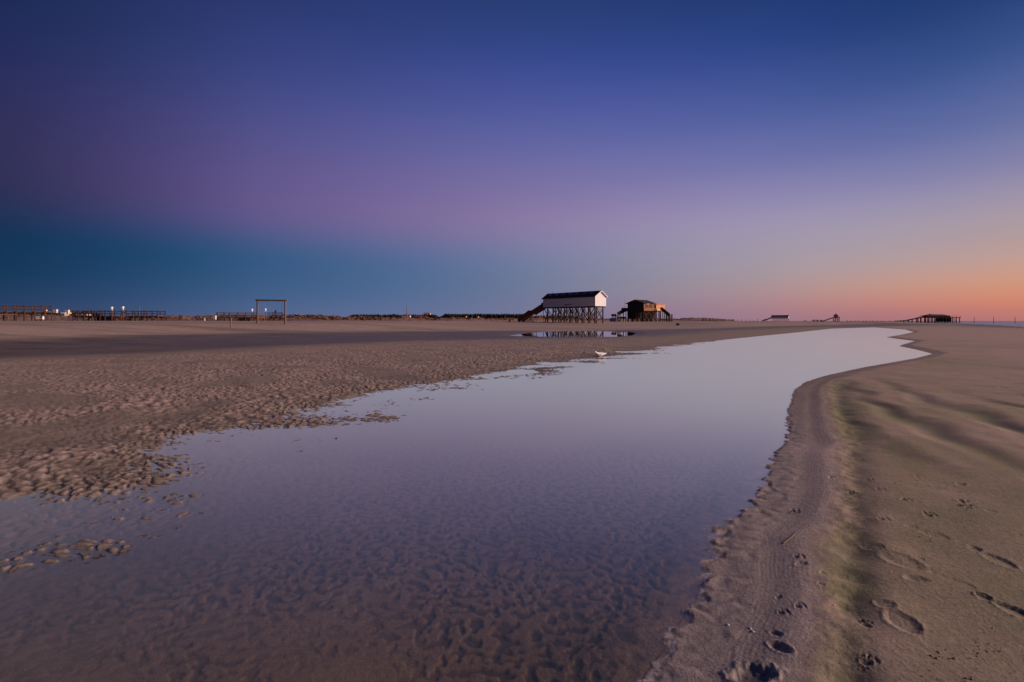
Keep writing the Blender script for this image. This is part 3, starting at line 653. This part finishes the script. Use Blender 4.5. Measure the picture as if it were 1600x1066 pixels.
for x in (-9.9,-7,6,8.5,10.9): MB().tube((x,-4.9,4.5),(x,-4.9,5.6),.07).build('rail_post', M['pile'], t)
MB().beam((5.6,-4.9,5.55),(10.9,-4.9,5.55),.12).build('rail', M['pile'], t)
MB().beam((-10,-2,4.6),(-15,-2,3.2),3,.6).build('ramp', M['darkwood'], t); MB().beam((-15,-2,3.2),(-20,-2,1.9),3,.6).build('ramp', M['darkwood'], t); MB().beam((-20,-2,1.9),(-26,-2,1.4),3,.5).build('ramp', M['darkwood'], t)
for x,z in ((-12,3.9),(-14.5,3.2),(-17,2.5),(-19.5,1.9),(-22,1.6)): MB().tube((x,-3.2,-1),(x,-3.2,z),.28).build('pile', M['pile'], t)
# ------------------------------------------------------------------ wooden platforms with railings
def platform(px0, px1, D0, D1, ybase, ydeck, yrail, label, nposts, steps=None, low=None, name='beach_platform', brace=True, screens=()):
    a = Vector(((px0-800)/FPX*D0, D0)); b = Vector(((px1-800)/FPX*D1, D1)); L = (b-a).length; D = (D0+D1)/2
    mid = (a+b)/2; zb = gz(mid.x, mid.y); zd = CAMH+(HOR-ydeck)*D/FPX - zb; zr = CAMH+(HOR-yrail)*D/FPX - zb
    t = empty(name, (a.x, a.y, zb), math.atan2(b.y-a.y, b.x-a.x)); tag(t, label, 'platform', 'wooden beach platforms')
    W = 3.2
    n = int(L/2.2)
    for i in range(n): MB().box(i*L/n+.01, (i+1)*L/n-.01, 0, W, zd-.14, zd).build('deck_board', M['deckwood'], t)
    for y in (0.05, W-.05): MB().box(0, L, y-.06, y+.06, zd-.42, zd-.145).build('joist', M['darkwood'], t)
    xs = [L*i/(nposts-1) for i in range(nposts)]
    rnd = random.Random(int(px0)+5)
    for i, x in enumerate(xs):
        x = min(max(x+rnd.uniform(-.35,.35)*(0 < i < nposts-1), .08), L-.08)
        for y in (-.07, W+.07):
            MB().box(x-.085, x+.085, y-.085, y+.085, -.5, zr+(.1 if i % 2 else .03)).build('post', M['railwood'], t)
    for y in (-.2, W+.2):
        for zz, w in ((zr-.06, .14), (zd+(zr-zd)*.45, .12)):
            MB().box(0, L, y-.03, y+.03, zz-w, zz).build('rail', M['railwood'], t)
    if brace:
        for i in range(nposts-1):
            if i % 2 == 0 or i > nposts-4: MB().beam((xs[i], -.02, .05), (xs[i]+min(1.3, xs[1]), -.02, zd-.3), .09, .14).build('brace', M['darkwood'], t)
    for xa, xb in screens: MB().box(xa*L, xb*L, .6, .7, -.3, zd-.16).build('skirt_board', M['darkwood'], t)
    if steps:
        s = steps; x0 = L if s > 0 else 0
        for y in (.3, W-.3): MB().beam((x0, y, zd-.1), (x0+s, y, .02), .1, .3).build('stringer', M['brownwood'], t)
        for i in range(5): f = (i+.5)/5; MB().box(x0+s*f-.15, x0+s*f+.15, .35, W-.35, zd*(1-f), zd*(1-f)+.06).build('step', M['deckwood'], t)
        for y in (.1, W-.1):
            MB().beam((x0, y, zr-.1), (x0+s*.8, y, zr-zd+.25), .08, .12).build('rail', M['brownwood'], t); MB().box(x0+s*.8-.09, x0+s*.8+.09, y-.09, y+.09, -.3, zr-zd+.4).build('post', M['brownwood'], t)
    if low is not None: MB().box(0, L*low, -2.6, -2.5, zd*.62, zd*.62+.16).build('lower_rail', M['greywood'], t)
    return t
platform(-60, 71.5, 88, 93, 501.5, 486.5, 476.6, 'tall railed boardwalk cut off by the left edge of the picture', 9, low=.72, name='boardwalk', brace=False)
P2 = platform(113, 176, 109, 110, 500.6, 493.3, 485.3, 'railed wooden platform just left of the first pair of white lamps', 7, steps=2.0, screens=((.55,.98),))
P3 = platform(197, 247, 110, 111, 500.2, 493.5, 485.7, 'railed wooden platform just right of the first pair of white lamps', 6, steps=-1.2)
P4 = platform(337.5, 404, 122, 126, 499.7, 494.5, 488.3, 'railed wooden platform behind the swing, on its left', 7, steps=1.6, screens=((.5,.8),))
P5 = platform(418, 440, 127, 128, 499.4, 495, 488.3, 'short railed platform seen through the swing frame', 4)
# lamps on posts
def lamp(px, yt, D, label):
    X, Y, Z = ground_at(px, D); zt = CAMH+(HOR-yt)*D/FPX - Z
    t = empty('post_lamp', (X, Y, Z)); tag(t, label, 'lamp', 'white lamps on the platforms')
    MB().tube((0,0,-.3),(0,0,zt-.75),.09,.07,8).build('post', M['railwood'], t)
    MB().tube((0,0,zt-.75),(0,0,zt-.5),.10,.16,10).build('collar', M['render'], t)
    MB().tube((0,0,zt-.498),(0,0,zt-.02),.17,.23,12).build('lamp_head', M['lamp'], t, True)
    MB().tube((0,0,zt-.018),(0,0,zt+.03),.24,.2,12).build('cap', M['render'], t)
lamp(174.8, 479.8, 108, 'white lamp on the right end of the left wooden platform')
lamp(192.2, 479.2, 108, 'white lamp right of the sandy gap between two platforms')
lamp(393.8, 482.8, 121, 'white lamp just left of the swing frame')
lamp(414.8, 482.5, 125, 'white lamp seen through the swing frame')
# ------------------------------------------------------------------ swing
D = 62.0; X, Y, Z = ground_at(424, D)
t = empty('swing', (X, Y, Z)); tag(t, 'tall wooden swing frame standing on the sand left of centre', 'swing')
zt = CAMH+(HOR-469)*D/FPX - Z; hw = 1.68
for x in (-hw, hw): MB().tube((x,0,-.5),(x,0,zt-.12),.125,.11,10).build('post', M['greywood'], t)
MB().tube((-hw-.2,-.02,zt),(hw+.2,.06,zt-.06),.115,.105,10).build('crossbeam', M['greywood'], t)
for x0 in (-.55, 1.0):
    for x in (x0-.24, x0+.24): MB().tube((x,0,zt-.1),(x,0,.56),.011,.011,5).build('rope', M['metal'], t)
    MB().box(x0-.27,x0+.27,-.1,.1,.52,.56).build('seat', M['darkwood'], t)
# ------------------------------------------------------------------ single posts and signs on the sand
def beach_post(px, ytop, D, label, w=.09, m='greywood', group=None, name='beach_post'):
    X, Y, Z = ground_at(px, D); zt = max(.3, CAMH+(HOR-ytop)*D/FPX - Z)
    t = empty(name, (X, Y, Z)); tag(t, label, 'post', group)
    MB().tube((0,0,-.4),(random.uniform(-.03,.03),0,zt-.06),w,w*.92,8).build('shaft', M[m], t); MB().tube((0,0,zt-.06),(0,0,zt),w*1.06,w*.5,8).build('cap', M[m], t)
beach_post(361, 496.4, 54, 'short wooden post standing alone left of the swing', .085)
beach_post(568.5, 494.8, 118, 'short dark post alone on the sand right of the swing', .16, 'pile')
beach_post(708, 493.5, 200, 'thin distant post between the sign pole and the white stilt house', .1)
beach_post(478, 491.0, 170, 'thin bare post right behind the swing', .07)
beach_post(242-24, 477.8, 112, 'slim bare pole rising above the second wooden platform', .06, 'brownwood', name='pole')
beach_post(797, 498.0, 140, 'thick low post left of the foot of the brown stair', .35, 'stair')
beach_post(320, 496.5, 118, 'short white marker post left of the platforms behind the swing', .1, 'white')
X, Y, Z = ground_at(635.5, 132)
t = empty('sign_pole', (X, Y, Z)); tag(t, 'tall thin pole with a small white sign, right of the swing', 'sign')
zt = CAMH+(HOR-478)*132/FPX - Z
MB().tube((0,0,-.4),(0,0,zt),.13,.09,8).build('pole', M['brownwood'], t); MB().box(-.1,.42,-.2,-.14,zt-1.15,zt-.62).build('sign_board', M['white'], t); MB().box(-.14,.1,-.135,-.1,zt-1.0,zt-.9).build('bracket', M['metal'], t)
X, Y, Z = ground_at(335.6, 120)
t = empty('info_cabinet', (X, Y, Z)); tag(t, 'small white cabinet at the left end of the platform behind the swing', 'cabinet')
MB().box(-.28,.28,-.2,.2,.35,1.25).build('body', M['white'], t); MB().box(-.33,.33,-.25,.25,1.252,1.32).build('cap', M['metal'], t)
for x in (-.2,.2): MB().box(x-.04,x+.04,-.04,.04,-.2,.348).build('leg', M['metal'], t)
for i, (px, h, nm) in enumerate(((1491, 496.5, 'pole in the sea nearest the pile-built restaurant'), (1522, 496.3, 'second pole in the sea right of the pile-built restaurant'), (1552.5, 495.8, 'third pole in the sea, left of the rightmost one'), (1586, 496.0, 'rightmost pole standing in the sea'))):
    D = 330.0; X = (px-800)/FPX*D; zt = CAMH+(HOR-h)*D/FPX
    t = empty('sea_pole', (X, D, -.4)); tag(t, 'thin ' + nm, 'pole', 'poles standing in the sea')
    MB().tube((0,0,-.4),(.05,0,zt+.3),.16,.11,7).build('shaft', M['pile'], t); MB().tube((.05,0,zt+.3),(.05,0,zt+.55),.24,.2,7).build('top_mark', M['darkwood'], t)
# rows of low posts far right
def post_row(px0, px1, n, D, h0, h1, label, group, w=.14, seed=1):
    rnd = random.Random(seed); src = None; ORD = 'leftmost second third fourth fifth sixth seventh eighth ninth tenth eleventh twelfth thirteenth fourteenth fifteenth sixteenth seventeenth eighteenth nineteenth twentieth'.split() + ['twenty-first','twenty-second','twenty-third','rightmost']
    for i in range(n):
        px = px0+(px1-px0)*i/(n-1)+rnd.uniform(-.35,.35)*min(1.7,(px1-px0)/n); X, Y, Z = ground_at(px, D+rnd.uniform(-6,6))
        o = MB().tube((0,0,-.5),(rnd.uniform(-.1,.1),0,1),w,w*.85,7).build('groyne_post', M['darkwood']) if src is None else src.copy()
        if src is None: src = o
        else: COL.objects.link(o)
        o.location = (X, Y, Z); o.scale = (1, 1, rnd.uniform(h0, h1)); o.rotation_euler = (0, 0, rnd.uniform(0, 6)); tag(o, label.replace('@', ORD[i] + ('' if i in (0, n-1) and ORD[i] in ('leftmost', 'rightmost') else ' from the left')), 'post', group)
post_row(1269, 1286, 12, 500, 1.6, 2.6, '@ dark stump in the tight cluster left of the lookout hut', 'stumps left of the lookout hut', .4, 4)
post_row(1254, 1260, 4, 520, 1.0, 1.8, '@ small stump in the little group right of the distant white house', 'stumps by the distant white house', .4, 6)
post_row(1324, 1424, 24, 480, 1.2, 2.0, '@ low post between the lookout hut and the pile-built restaurant', 'posts in a row toward the sea', .22, 5)
post_row(1128, 1196, 12, 430, .9, 1.9, '@ low post in the row left of the distant white house', 'posts left of the distant white house', .16, 8)
post_row(452, 560, 9, 190, .6, .9, '@ low fence post at the dune foot right of the swing', 'fence posts along the dunes', .06, 9)
post_row(655, 792, 12, 200, .6, .9, '@ low fence post at the dune foot left of the stair', 'fence posts along the dunes by the house', .06, 10)
# wooden footbridge railing
X, Y, Z = ground_at(1098, 330)
t = empty('footbridge', (X, Y, Z), R(4)); tag(t, 'small railed footbridge right of the stilt restaurant, by the low dunes', 'footbridge')
for i, x in enumerate((0,2.2,4.6,6.8,9.2)): MB().box(x-.22,x+.22,-.2,.2,-.4,2.3-.1*i).build('post', M['brownwood'], t)
MB().beam((0,0,2.2),(9.2,0,1.8),.12,.16).build('rail', M['brownwood'], t); MB().beam((0,0,1.2),(9.2,0,.9),.12,.14).build('rail', M['brownwood'], t); MB().box(0,9.2,.3,2.2,.4,.6).build('deck', M['deckwood'], t)
MB().beam((9.2,0,1.8),(15,0,.4),.14,.2).build('rail', M['brownwood'], t)
# ------------------------------------------------------------------ low dunes on the skyline
def dunes():
    nx, ny = 900, 16; V = []; az_ = np.radians(np.linspace(-52, 23.5, nx)); fr = np.linspace(0, 1, ny)
    Dm = 250 + 60*np.sin(az_*5) + 90*ss(-.1,.35,az_)
    px = 800+800*np.tan(az_)
    top = np.interp(px, [-300,0,60,112,140,250,330,450,470,500,560,600,680,740,800,860,940,1060,1075,1085,1100,1130,1160], [494,494.5,495.5,496.5,496.5,496,494.4,494.2,493.6,494.6,496.0,497.4,497.8,497.8,497.8,498,498.2,499,497.6,496.6,498,499.6,500.6])
    top = top + .9*pn(px/9, px*0, 3) + .7*pn(px/23, px*0, 8)
    Hh = (HOR-top)*Dm/np.cos(az_)/FPX*np.cos(az_) + CAMH
    for i, f in enumerate(fr):
        d = Dm + (f-.5)*90
        x = np.sin(az_)*d/np.cos(az_*0); y = np.cos(az_)*d
        p = np.sin(np.pi*f)**1.2*(1+.10*pn(x*.08, y*.08, 7)*np.sin(np.pi*f))
        z = 1.2 + (Hh-1.2)*p + .25*pn(x*.3, y*.3, 9)*np.sin(np.pi*f) if 0 < i < ny-1 else np.full(nx, .2)
        V.append(np.stack([x, y, z], -1))
    V = np.array(V).reshape(-1, 3)
    F = [(i*nx+j, i*nx+j+1, (i+1)*nx+j+1, (i+1)*nx+j) for i in range(ny-1) for j in range(nx-1)]
    me = bpy.data.meshes.new('dunes'); me.from_pydata([tuple(v) for v in V], [], F); me.polygons.foreach_set('use_smooth', [True]*len(F))
    m = mat('dune_sand_and_grass', (.15,.085,.06), .9, .4, .35, (1,1,2), col2=(.34,.22,.175)); me.materials.append(m)
    o = bpy.data.objects.new('dunes', me); COL.objects.link(o); tag(o, 'low grassy dunes along the skyline', 'dunes', kind='structure')
    # marram grass
    rnd = random.Random(2); g = MB(); W = V.reshape(ny, nx, 3)
    for k in range(9000):
        i = rnd.randint(2, ny-4); j = rnd.randint(0, nx-2); p = W[i, j]; q = W[i, j+1]; f = rnd.random(); c = p+(q-p)*f
        if pn(np.array([c[0]*.05]), np.array([c[1]*.05]), 4)[0] < -.05: continue
        h = rnd.uniform(.25,.6); w = rnd.uniform(.25,.6); a = rnd.uniform(0, 3.1)
        dx, dy = math.cos(a)*w, math.sin(a)*w
        g.add([(c[0]-dx*.5,c[1]-dy*.5,c[2]-.1),(c[0]+dx*.5,c[1]+dy*.5,c[2]-.1),(c[0]+dx,c[1]+dy,c[2]+h*.8),(c[0],c[1],c[2]+h*.55),(c[0]-dx,c[1]-dy,c[2]+h)], [(0,1,3),(1,2,3),(0,3,4)])
    o = g.build('dune_grass', M['grass']); tag(o, 'dry brown marram grass tufts on the low dunes', 'grass', kind='stuff')
dunes()
# ------------------------------------------------------------------ far pine wood
def wood():
    rnd = random.Random(11); g = MB()
    def tree(x, y, z, h):
        r = h*rnd.uniform(.26,.45); lv = rnd.randint(3,5)
        g.tube((x,y,z),(x,y,z+h*.6),.25,.15,4)
        for k in range(lv):
            zz = z+h*(.22+.72*k/lv); rr = r*(1-.75*k/lv)*rnd.uniform(.75,1.2); ox, oy = rnd.uniform(-.5,.5), rnd.uniform(-.5,.5)
            n = 6; a0 = rnd.uniform(0, 1)
            ring = [(x+ox+rr*rnd.uniform(.6,1.25)*math.cos(a0+6.283*i/n), y+oy+rr*rnd.uniform(.6,1.25)*math.sin(a0+6.283*i/n), zz+rnd.uniform(-.4,.4)) for i in range(n)]
            g.add(ring+[(x+ox*.3,y+oy*.3,zz+h*.27*rnd.uniform(.8,1.3)),(x,y,zz-.5)], [(i,(i+1)%n,n) for i in range(n)]+[((i+1)%n,i,n+1) for i in range(n)])
    def band(px0, px1, D, ytop, n, spread=60):
        for i in range(n):
            px = px0+(px1-px0)*rnd.random(); d = D+rnd.uniform(0, spread); e = min(1, (px-px0)/10, (px1-px)/10)
            x = (px-800)/FPX*d; h = (CAMH+(HOR-ytop)*d/FPX)*rnd.uniform(.86,1.01)*(.55+.45*max(0,e))
            tree(x, d, 0, h)
    band(540, 690, 880, 491.6, 640); band(685, 835, 820, 490.8, 760); band(825, 905, 900, 493.2, 200)
    band(-40, 95, 900, 487.5, 260); band(88, 160, 860, 487.3, 150); band(905, 1060, 1100, 497.5, 120); band(150, 330, 950, 496, 160)
    o = g.build('pine_wood', M['pine']); tag(o, 'dark distant pine wood on the skyline left of the white stilt house', 'wood', kind='stuff')
wood()
# ------------------------------------------------------------------ far houses and lights
def house(px, ybase, ytop, wpx, D, label, wall, roof, flat=False, nwin=3, lit=False, rz=0.0, cat='house'):
    X = (px-800)/FPX*D; z0 = CAMH+(HOR-ybase)*D/FPX; z1 = CAMH+(HOR-ytop)*D/FPX; w = wpx*D/FPX; dp = w*.6; H = z1-z0
    t = empty('far_house', (X, D, z0-3), rz); tag(t, label, cat, 'far houses on the skyline')
    e = H*(.98 if flat else .6)
    MB().box(-w/2,w/2,0,dp,0,3+e).build('wall', wall, t)
    if flat: MB().box(-w/2-.3,w/2+.3,-.3,dp+.3,3+e+.003,3+e+.5).build('roof', roof, t)
    else: MB().prismx([(-.5,3+e+.003),(dp+.5,3+e+.003),(dp/2,3+H)], -w/2-.5, w/2+.5).build('roof', roof, t)
    for i in range(nwin):
        xa = -w/2+w*(i+.3)/nwin; MB().box(xa,xa+w/nwin*.45,-.12,-.003,3+e*.35,3+e*.75).build('window', M['litwin'] if lit and i % 2 == 0 else M['glass'], t)
    return t
house(634, 495.6, 491.8, 13, 600, 'pale low house with a red roof behind the sign pole', M['render'], M['tile'])
house(667, 493.0, 489.2, 10, 1050, 'pale apartment block with a red roof rising above the pine wood', mat('sunlit_block_wall', (.80,.52,.34), .8, .05), M['tile'], True, 5)
house(653, 496.3, 493.4, 9, 620, 'small dark red house left below the apartment block', M['brick'], M['tile'])
house(663, 497, 494, 7, 600, 'small red brick house right below the apartment block', M['brick'], M['tile'])
house(845, 496.6, 494.0, 6, 600, 'small orange house seen under the brown stair landing', mat('orange_house_wall', (.7,.28,.12), .8, .05), M['tile'], False, 2, True)
house(888, 498, 496.2, 7, 560, 'small pale house seen between the piles of the white stilt house', mat('salmon_house_wall', (.6,.35,.24), .8, .05), M['tile'], False, 2)
house(84, 492.6, 489.0, 24, 420, 'long white hall with a dark roof right of the boardwalk', M['whitish'], M['roof'], False, 5)
house(98, 492.2, 488.3, 5, 415, 'narrow white gabled house at the right end of the white hall', M['whitish'], M['render'])
house(127, 492.8, 488.9, 17, 430, 'white house with several windows behind the left wooden platform', M['whitish'], M['roof'], False, 4, True)
house(85.5, 486.6, 484.0, 5, 800, 'tiny pale roof-top block above the white hall', M['render'], M['render'], True, 2, True)
house(104, 487.2, 484.9, 5, 800, 'tiny pale block above the trees left of the platform', M['render'], M['render'], True, 2, True)
house(52, 493, 490.6, 10, 430, 'pinkish low house seen under the boardwalk deck', mat('pink_house_wall', (.5,.33,.3), .8, .05), M['roof'], False, 2)
def far_light(px, y, D, label, h=4.0):
    X = (px-800)/FPX*D; z = CAMH+(HOR-y)*D/FPX
    t = empty('skyline_light', (X, D, z-h)); tag(t, label, 'street lamp', 'amber lights on the skyline'); r = .42*D/500
    MB().tube((0,0,-2),(0,0,h-.4),.12,.09,6).build('post', M['metal'], t)
    MB().tube((0,0,h-.4),(0,0,h+.5),r*1.2,r*.7,8).build('lamp_head', M['amber'], t); MB().tube((0,0,h+.51),(0,0,h+.75),r*.9,r*.2,8).build('cap', M['metal'], t)
far_light(728.5, 495.2, 520, 'amber window glint left of the pair in front of the pine wood')  # this pair: glowing heads added for windows reflecting the sunset
far_light(747.5, 495.5, 520, 'amber window glint right of the pair in front of the pine wood')
far_light(853, 495.2, 420, 'yellow light right of the orange house under the stair')
far_light(107, 490.4, 380, 'amber light beside the white hall, the lower of two')
far_light(110.5, 489.4, 380, 'amber light beside the white hall, the upper of two')
far_light(73, 485.2, 380, 'amber light at deck height by the right end of the boardwalk')
far_light(73, 489.0, 378, 'amber light under the deck at the right end of the boardwalk')
# parked van under the boardwalk
X, Y, Z = ground_at(59.5, 150)
t = empty('parked_van', (X, Y, Z), R(5)); tag(t, 'white van parked beyond the boardwalk, seen between its posts', 'van')
MB().prism([(-.6,.35),(.62,.35),(.62,.75),(.5,1.15),(-.6,1.2)], 0, .9).build('body', M['white'], t)
MB().prism([(.36,.8),(.585,.8),(.5,1.08),(.36,1.1)], -.02, -.002).build('window', M['glass'], t)
for x in (-.38,.4): MB().tube((x,-.03,.2),(x,.16,.2),.2,.2,12).build('wheel', M['roof'], t)
t.scale = (1.5,1.5,1.1)
# ------------------------------------------------------------------ person on the platform
def person(px, D, zfoot):
    X = (px-800)/FPX*D
    me = bpy.data.meshes.new('person')
    J = [(0,0,.95),(0,0,1.15),(0,.01,1.38),(0,.01,1.50),(0,-.01,1.58),(0,-.02,1.66),(0,-.01,1.74),
         (-.09,0,.90),(-.10,-.03,.50),(-.10,.01,.08),(-.10,-.12,.04),(.09,0,.90),(.10,.0,.50),(.11,.03,.08),(.12,-.10,.04),
         (-.17,.01,1.40),(-.23,.02,1.12),(-.21,-.10,.90),(-.2,-.14,.82),(.17,.01,1.40),(.23,.03,1.12),(.22,-.08,.90),(.21,-.13,.82)]
    Rr = [.15,.14,.15,.07,.075,.095,.07,.10,.075,.05,.04,.10,.075,.05,.04,.07,.055,.045,.04,.07,.055,.045,.04]
    E_ = [(0,1),(1,2),(2,3),(3,4),(4,5),(5,6),(0,7),(7,8),(8,9),(9,10),(0,11),(11,12),(12,13),(13,14),(2,15),(15,16),(16,17),(17,18),(2,19),(19,20),(20,21),(21,22)]
    me.from_pydata(J, E_, []); o = bpy.data.objects.new('person', me); COL.objects.link(o)
    md = o.modifiers.new('skin', 'SKIN'); 
    for v, r_ in zip(me.skin_vertices[0].data if me.skin_vertices else [], Rr): v.radius = (r_, r_*.85)
    if not me.skin_vertices:
        bm = bmesh.new(); bm.from_mesh(me); ly = bm.verts.layers.skin.verify()
        for v, r_ in zip(bm.verts, Rr): v[ly].radius = (r_, r_*.85)
        bm.verts.ensure_lookup_table(); bm.verts[0][ly].use_root = True; bm.to_mesh(me); bm.free()
    else: me.skin_vertices[0].data[0].use_root = True
    o.modifiers.new('sub', 'SUBSURF').render_levels = 1
    me.materials.append(M['cloth']); o.location = (X, D, zfoot); o.rotation_euler = (0, 0, R(20))
    tag(o, 'person in dark clothes standing on the platform behind the swing', 'person')
    return o
person(430.5, 128.6, P5.location.z + (CAMH+(HOR-495)*127.5/FPX - P5.location.z) + .01)
# ------------------------------------------------------------------ gull resting at the water's edge
def gull():
    X, Y = G(937.5, 557.5, .0)
    t = empty('gull', (X, Y, .0), R(215)); t.scale = (1.2,1.2,1.05); tag(t, 'white gull resting at the far edge of the pool, below the stilt houses', 'gull')
    st = [(-.24,.115,.012,.010),(-.17,.11,.045,.03),(-.08,.095,.075,.06),(.02,.085,.088,.075),(.10,.095,.075,.07),(.15,.125,.05,.05),(.175,.155,.04,.042),(.20,.18,.042,.044),(.235,.185,.035,.036),(.262,.18,.014,.015)]
    g = MB(); n = 12
    for x, z, ry, rz in st: g.v += [(x, ry*math.cos(6.283*i/n), z+rz*math.sin(6.283*i/n)) for i in range(n)]
    for k in range(len(st)-1): g.f += [(k*n+i, k*n+(i+1)%n, (k+1)*n+(i+1)%n, (k+1)*n+i) for i in range(n)]
    g.f += [tuple(range(n)), tuple(range((len(st)-1)*n, len(st)*n))]
    g.build('body', M['feather'], t, True)
    MB().tube((.255,0,.178),(.305,0,.168),.011,.003,6).build('beak', M['beak'], t)
    for s in (-1, 1):
        MB().add([(.10,s*.080,.125),(-.02,s*.094,.135),(-.16,s*.062,.135),(-.30,s*.022,.128),(-.14,s*.07,.075),(.03,s*.094,.07)], [(0,1,5),(1,2,4,5),(2,3,4)]).build('wing', mat('pale_grey_wing', (.62,.60,.60), .7, .06, 20), t)
        MB().tube((.0,s*.03,.03),(.0,s*.03,-.06),.008,.008,5).build('leg', M['beak'], t)
gull()
# ------------------------------------------------------------------ small bush right of the restaurant, shells, twig, crumbs
def bush(px, D, h, w, label, seed):
    X, Y, Z = ground_at(px, D); rnd = random.Random(seed)
    t = empty('low_bush', (X, Y, Z)); tag(t, label, 'bush', 'low bushes on the sand'); g = MB()
    for k in range(260):
        a = rnd.uniform(0, 6.28); rr = math.sqrt(rnd.random())*w; z = rnd.uniform(.05, 1)*h*(1-.55*(rr/w)**2); c = Vector((rr*math.cos(a), rr*math.sin(a), z)); s = rnd.uniform(.08,.18)
        d1 = Vector((rnd.uniform(-1,1),rnd.uniform(-1,1),rnd.uniform(-.3,1))).normalized()*s; d2 = Vector((rnd.uniform(-1,1),rnd.uniform(-1,1),rnd.uniform(-1,1))).normalized()*s*.6
        g.add([c-d1, c+d2, c+d1, c-d2], [(0,1,2,3)])
    g.build('leaves', M['bush'], t); s_ = MB()
    for k in range(6): s_.tube((rnd.uniform(-.1,.1),rnd.uniform(-.1,.1),-.1),(rnd.uniform(-.6,.6)*w,rnd.uniform(-.6,.6)*w,h*.7),.03,.01,5)
    o = s_.build('stems', M['twig'], t); o['kind'] = 'stuff'
bush(1059, 115, .5, .32, 'small dark bush on the sand right of the stilt restaurant', 1)
for i, (px, py, nm) in enumerate(((1137,966,'white shell fragment nearest the water, on the sandy ledge'),(1172,974,'bluish white shell fragment right of the first, on the striped sand'),(1176,979.5,'white shell fragment close below another on the striped sand'),(1303,945,'tiny white shell alone on the greenish flat'))):
    X, Y = G(px, py, .05); Z = gz(X, Y)
    t = empty('shell', (X, Y, Z), i*1.3); tag(t, nm, 'shell', 'shell fragments on the sand')
    g = MB(); n = 9; rr = .0075 if i < 3 else .005
    for lv, (s, z) in enumerate(((1,.0),(.8,.35),(.45,.6))): g.v += [(rr*s*math.cos(6.283*k/n)*1.3, rr*s*math.sin(6.283*k/n), rr*z) for k in range(n)]
    for lv in range(2): g.f += [(lv*n+k, lv*n+(k+1)%n, (lv+1)*n+(k+1)%n, (lv+1)*n+k) for k in range(n)]
    g.f += [tuple(range(2*n,3*n)), tuple(range(n-1,-1,-1))]
    g.build('valve', M['shell'], t, True)
X, Y = G(526, 686, 0); g = MB()
o = empty('pebble', (X, Y, gz(X, Y))); tag(o, 'small reddish pebble in the shallow water near the clods', 'pebble')
for lv, (s, z) in enumerate(((.6,-.02),(1,.02),(.9,.045),(.5,.06))): g.v += [(.014*s*math.cos(6.283*k/8)*1.2, .013*s*math.sin(6.283*k/8), z*.55) for k in range(8)]
for lv in range(3): g.f += [(lv*8+k, lv*8+(k+1)%8, lv*8+8+(k+1)%8, lv*8+8+k) for k in range(8)]
g.f += [tuple(range(24,32)), tuple(range(7,-1,-1))]; g.build('stone', M['pebble'], o, True)
a = G(1224, 845, .06); b = G(1246, 827, .06)
t = empty('twig', (a[0], a[1], gz(*a))); tag(t, 'thin dry twig lying on the sand bank beside the pool', 'twig')
MB().tube((0,0,.004),((b[0]-a[0])*.5+.01,(b[1]-a[1])*.5,.012),.003,.0025,6).tube(((b[0]-a[0])*.5+.01,(b[1]-a[1])*.5,.012),(b[0]-a[0],b[1]-a[1],gz(*b)-gz(*a)+.006),.0025,.0015,6).build('stem', M['twig'], t)
rnd = random.Random(21); g = MB(); P = []; CS = .62
for px, py, sx, sy, n, r0 in ((1505,786,14,6,30,.010),(1241,791,13,3,22,.010),(1331,768,9,3,14,.009),(1447,870,8,4,10,.008),(1437,981,6,5,7,.010),(1470,1018,20,10,18,.009),(1510,1060,10,7,16,.010),(1530,1005,30,22,34,.007),(1357,1032,16,9,18,.008),(1500,1060,60,30,30,.005),(1400,900,200,170,90,.004),(1200,1052,6,12,12,.006),(1420,758,60,14,30,.008),(1252,835,20,60,24,.005),(1290,1000,60,70,40,.004),(1450,835,16,8,14,.008),(1480,800,90,40,40,.006)):
    for k in range(max(3, int(n*.7))): P.append((px+rnd.gauss(0, sx*.6), py+rnd.gauss(0, sy*.6), CS*r0*rnd.uniform(.3,1.1)))
xs = np.array([G(p[0], max(p[1], 640), .08) for p in P]); zs = terrain(xs[:,0], xs[:,1])[0]
for (x, y), z, (_, _, r_) in zip(xs, zs, P):
    if z < .01: continue
    ring = [(x+r_*rnd.uniform(.7,1.3)*math.cos(6.283*k/6), y+r_*rnd.uniform(.7,1.3)*math.sin(6.283*k/6), z+r_*rnd.uniform(.1,.5)) for k in range(6)]
    g.add(ring+[(x,y,z+r_*rnd.uniform(.8,1.2)),(x,y,z-r_)], [(k,(k+1)%6,6) for k in range(6)]+[((k+1)%6,k,7) for k in range(6)])
o = g.build('sand_crumbs', M['crumb']); tag(o, 'small crumbs of sand scattered round the footprints', 'sand crumbs', kind='stuff')
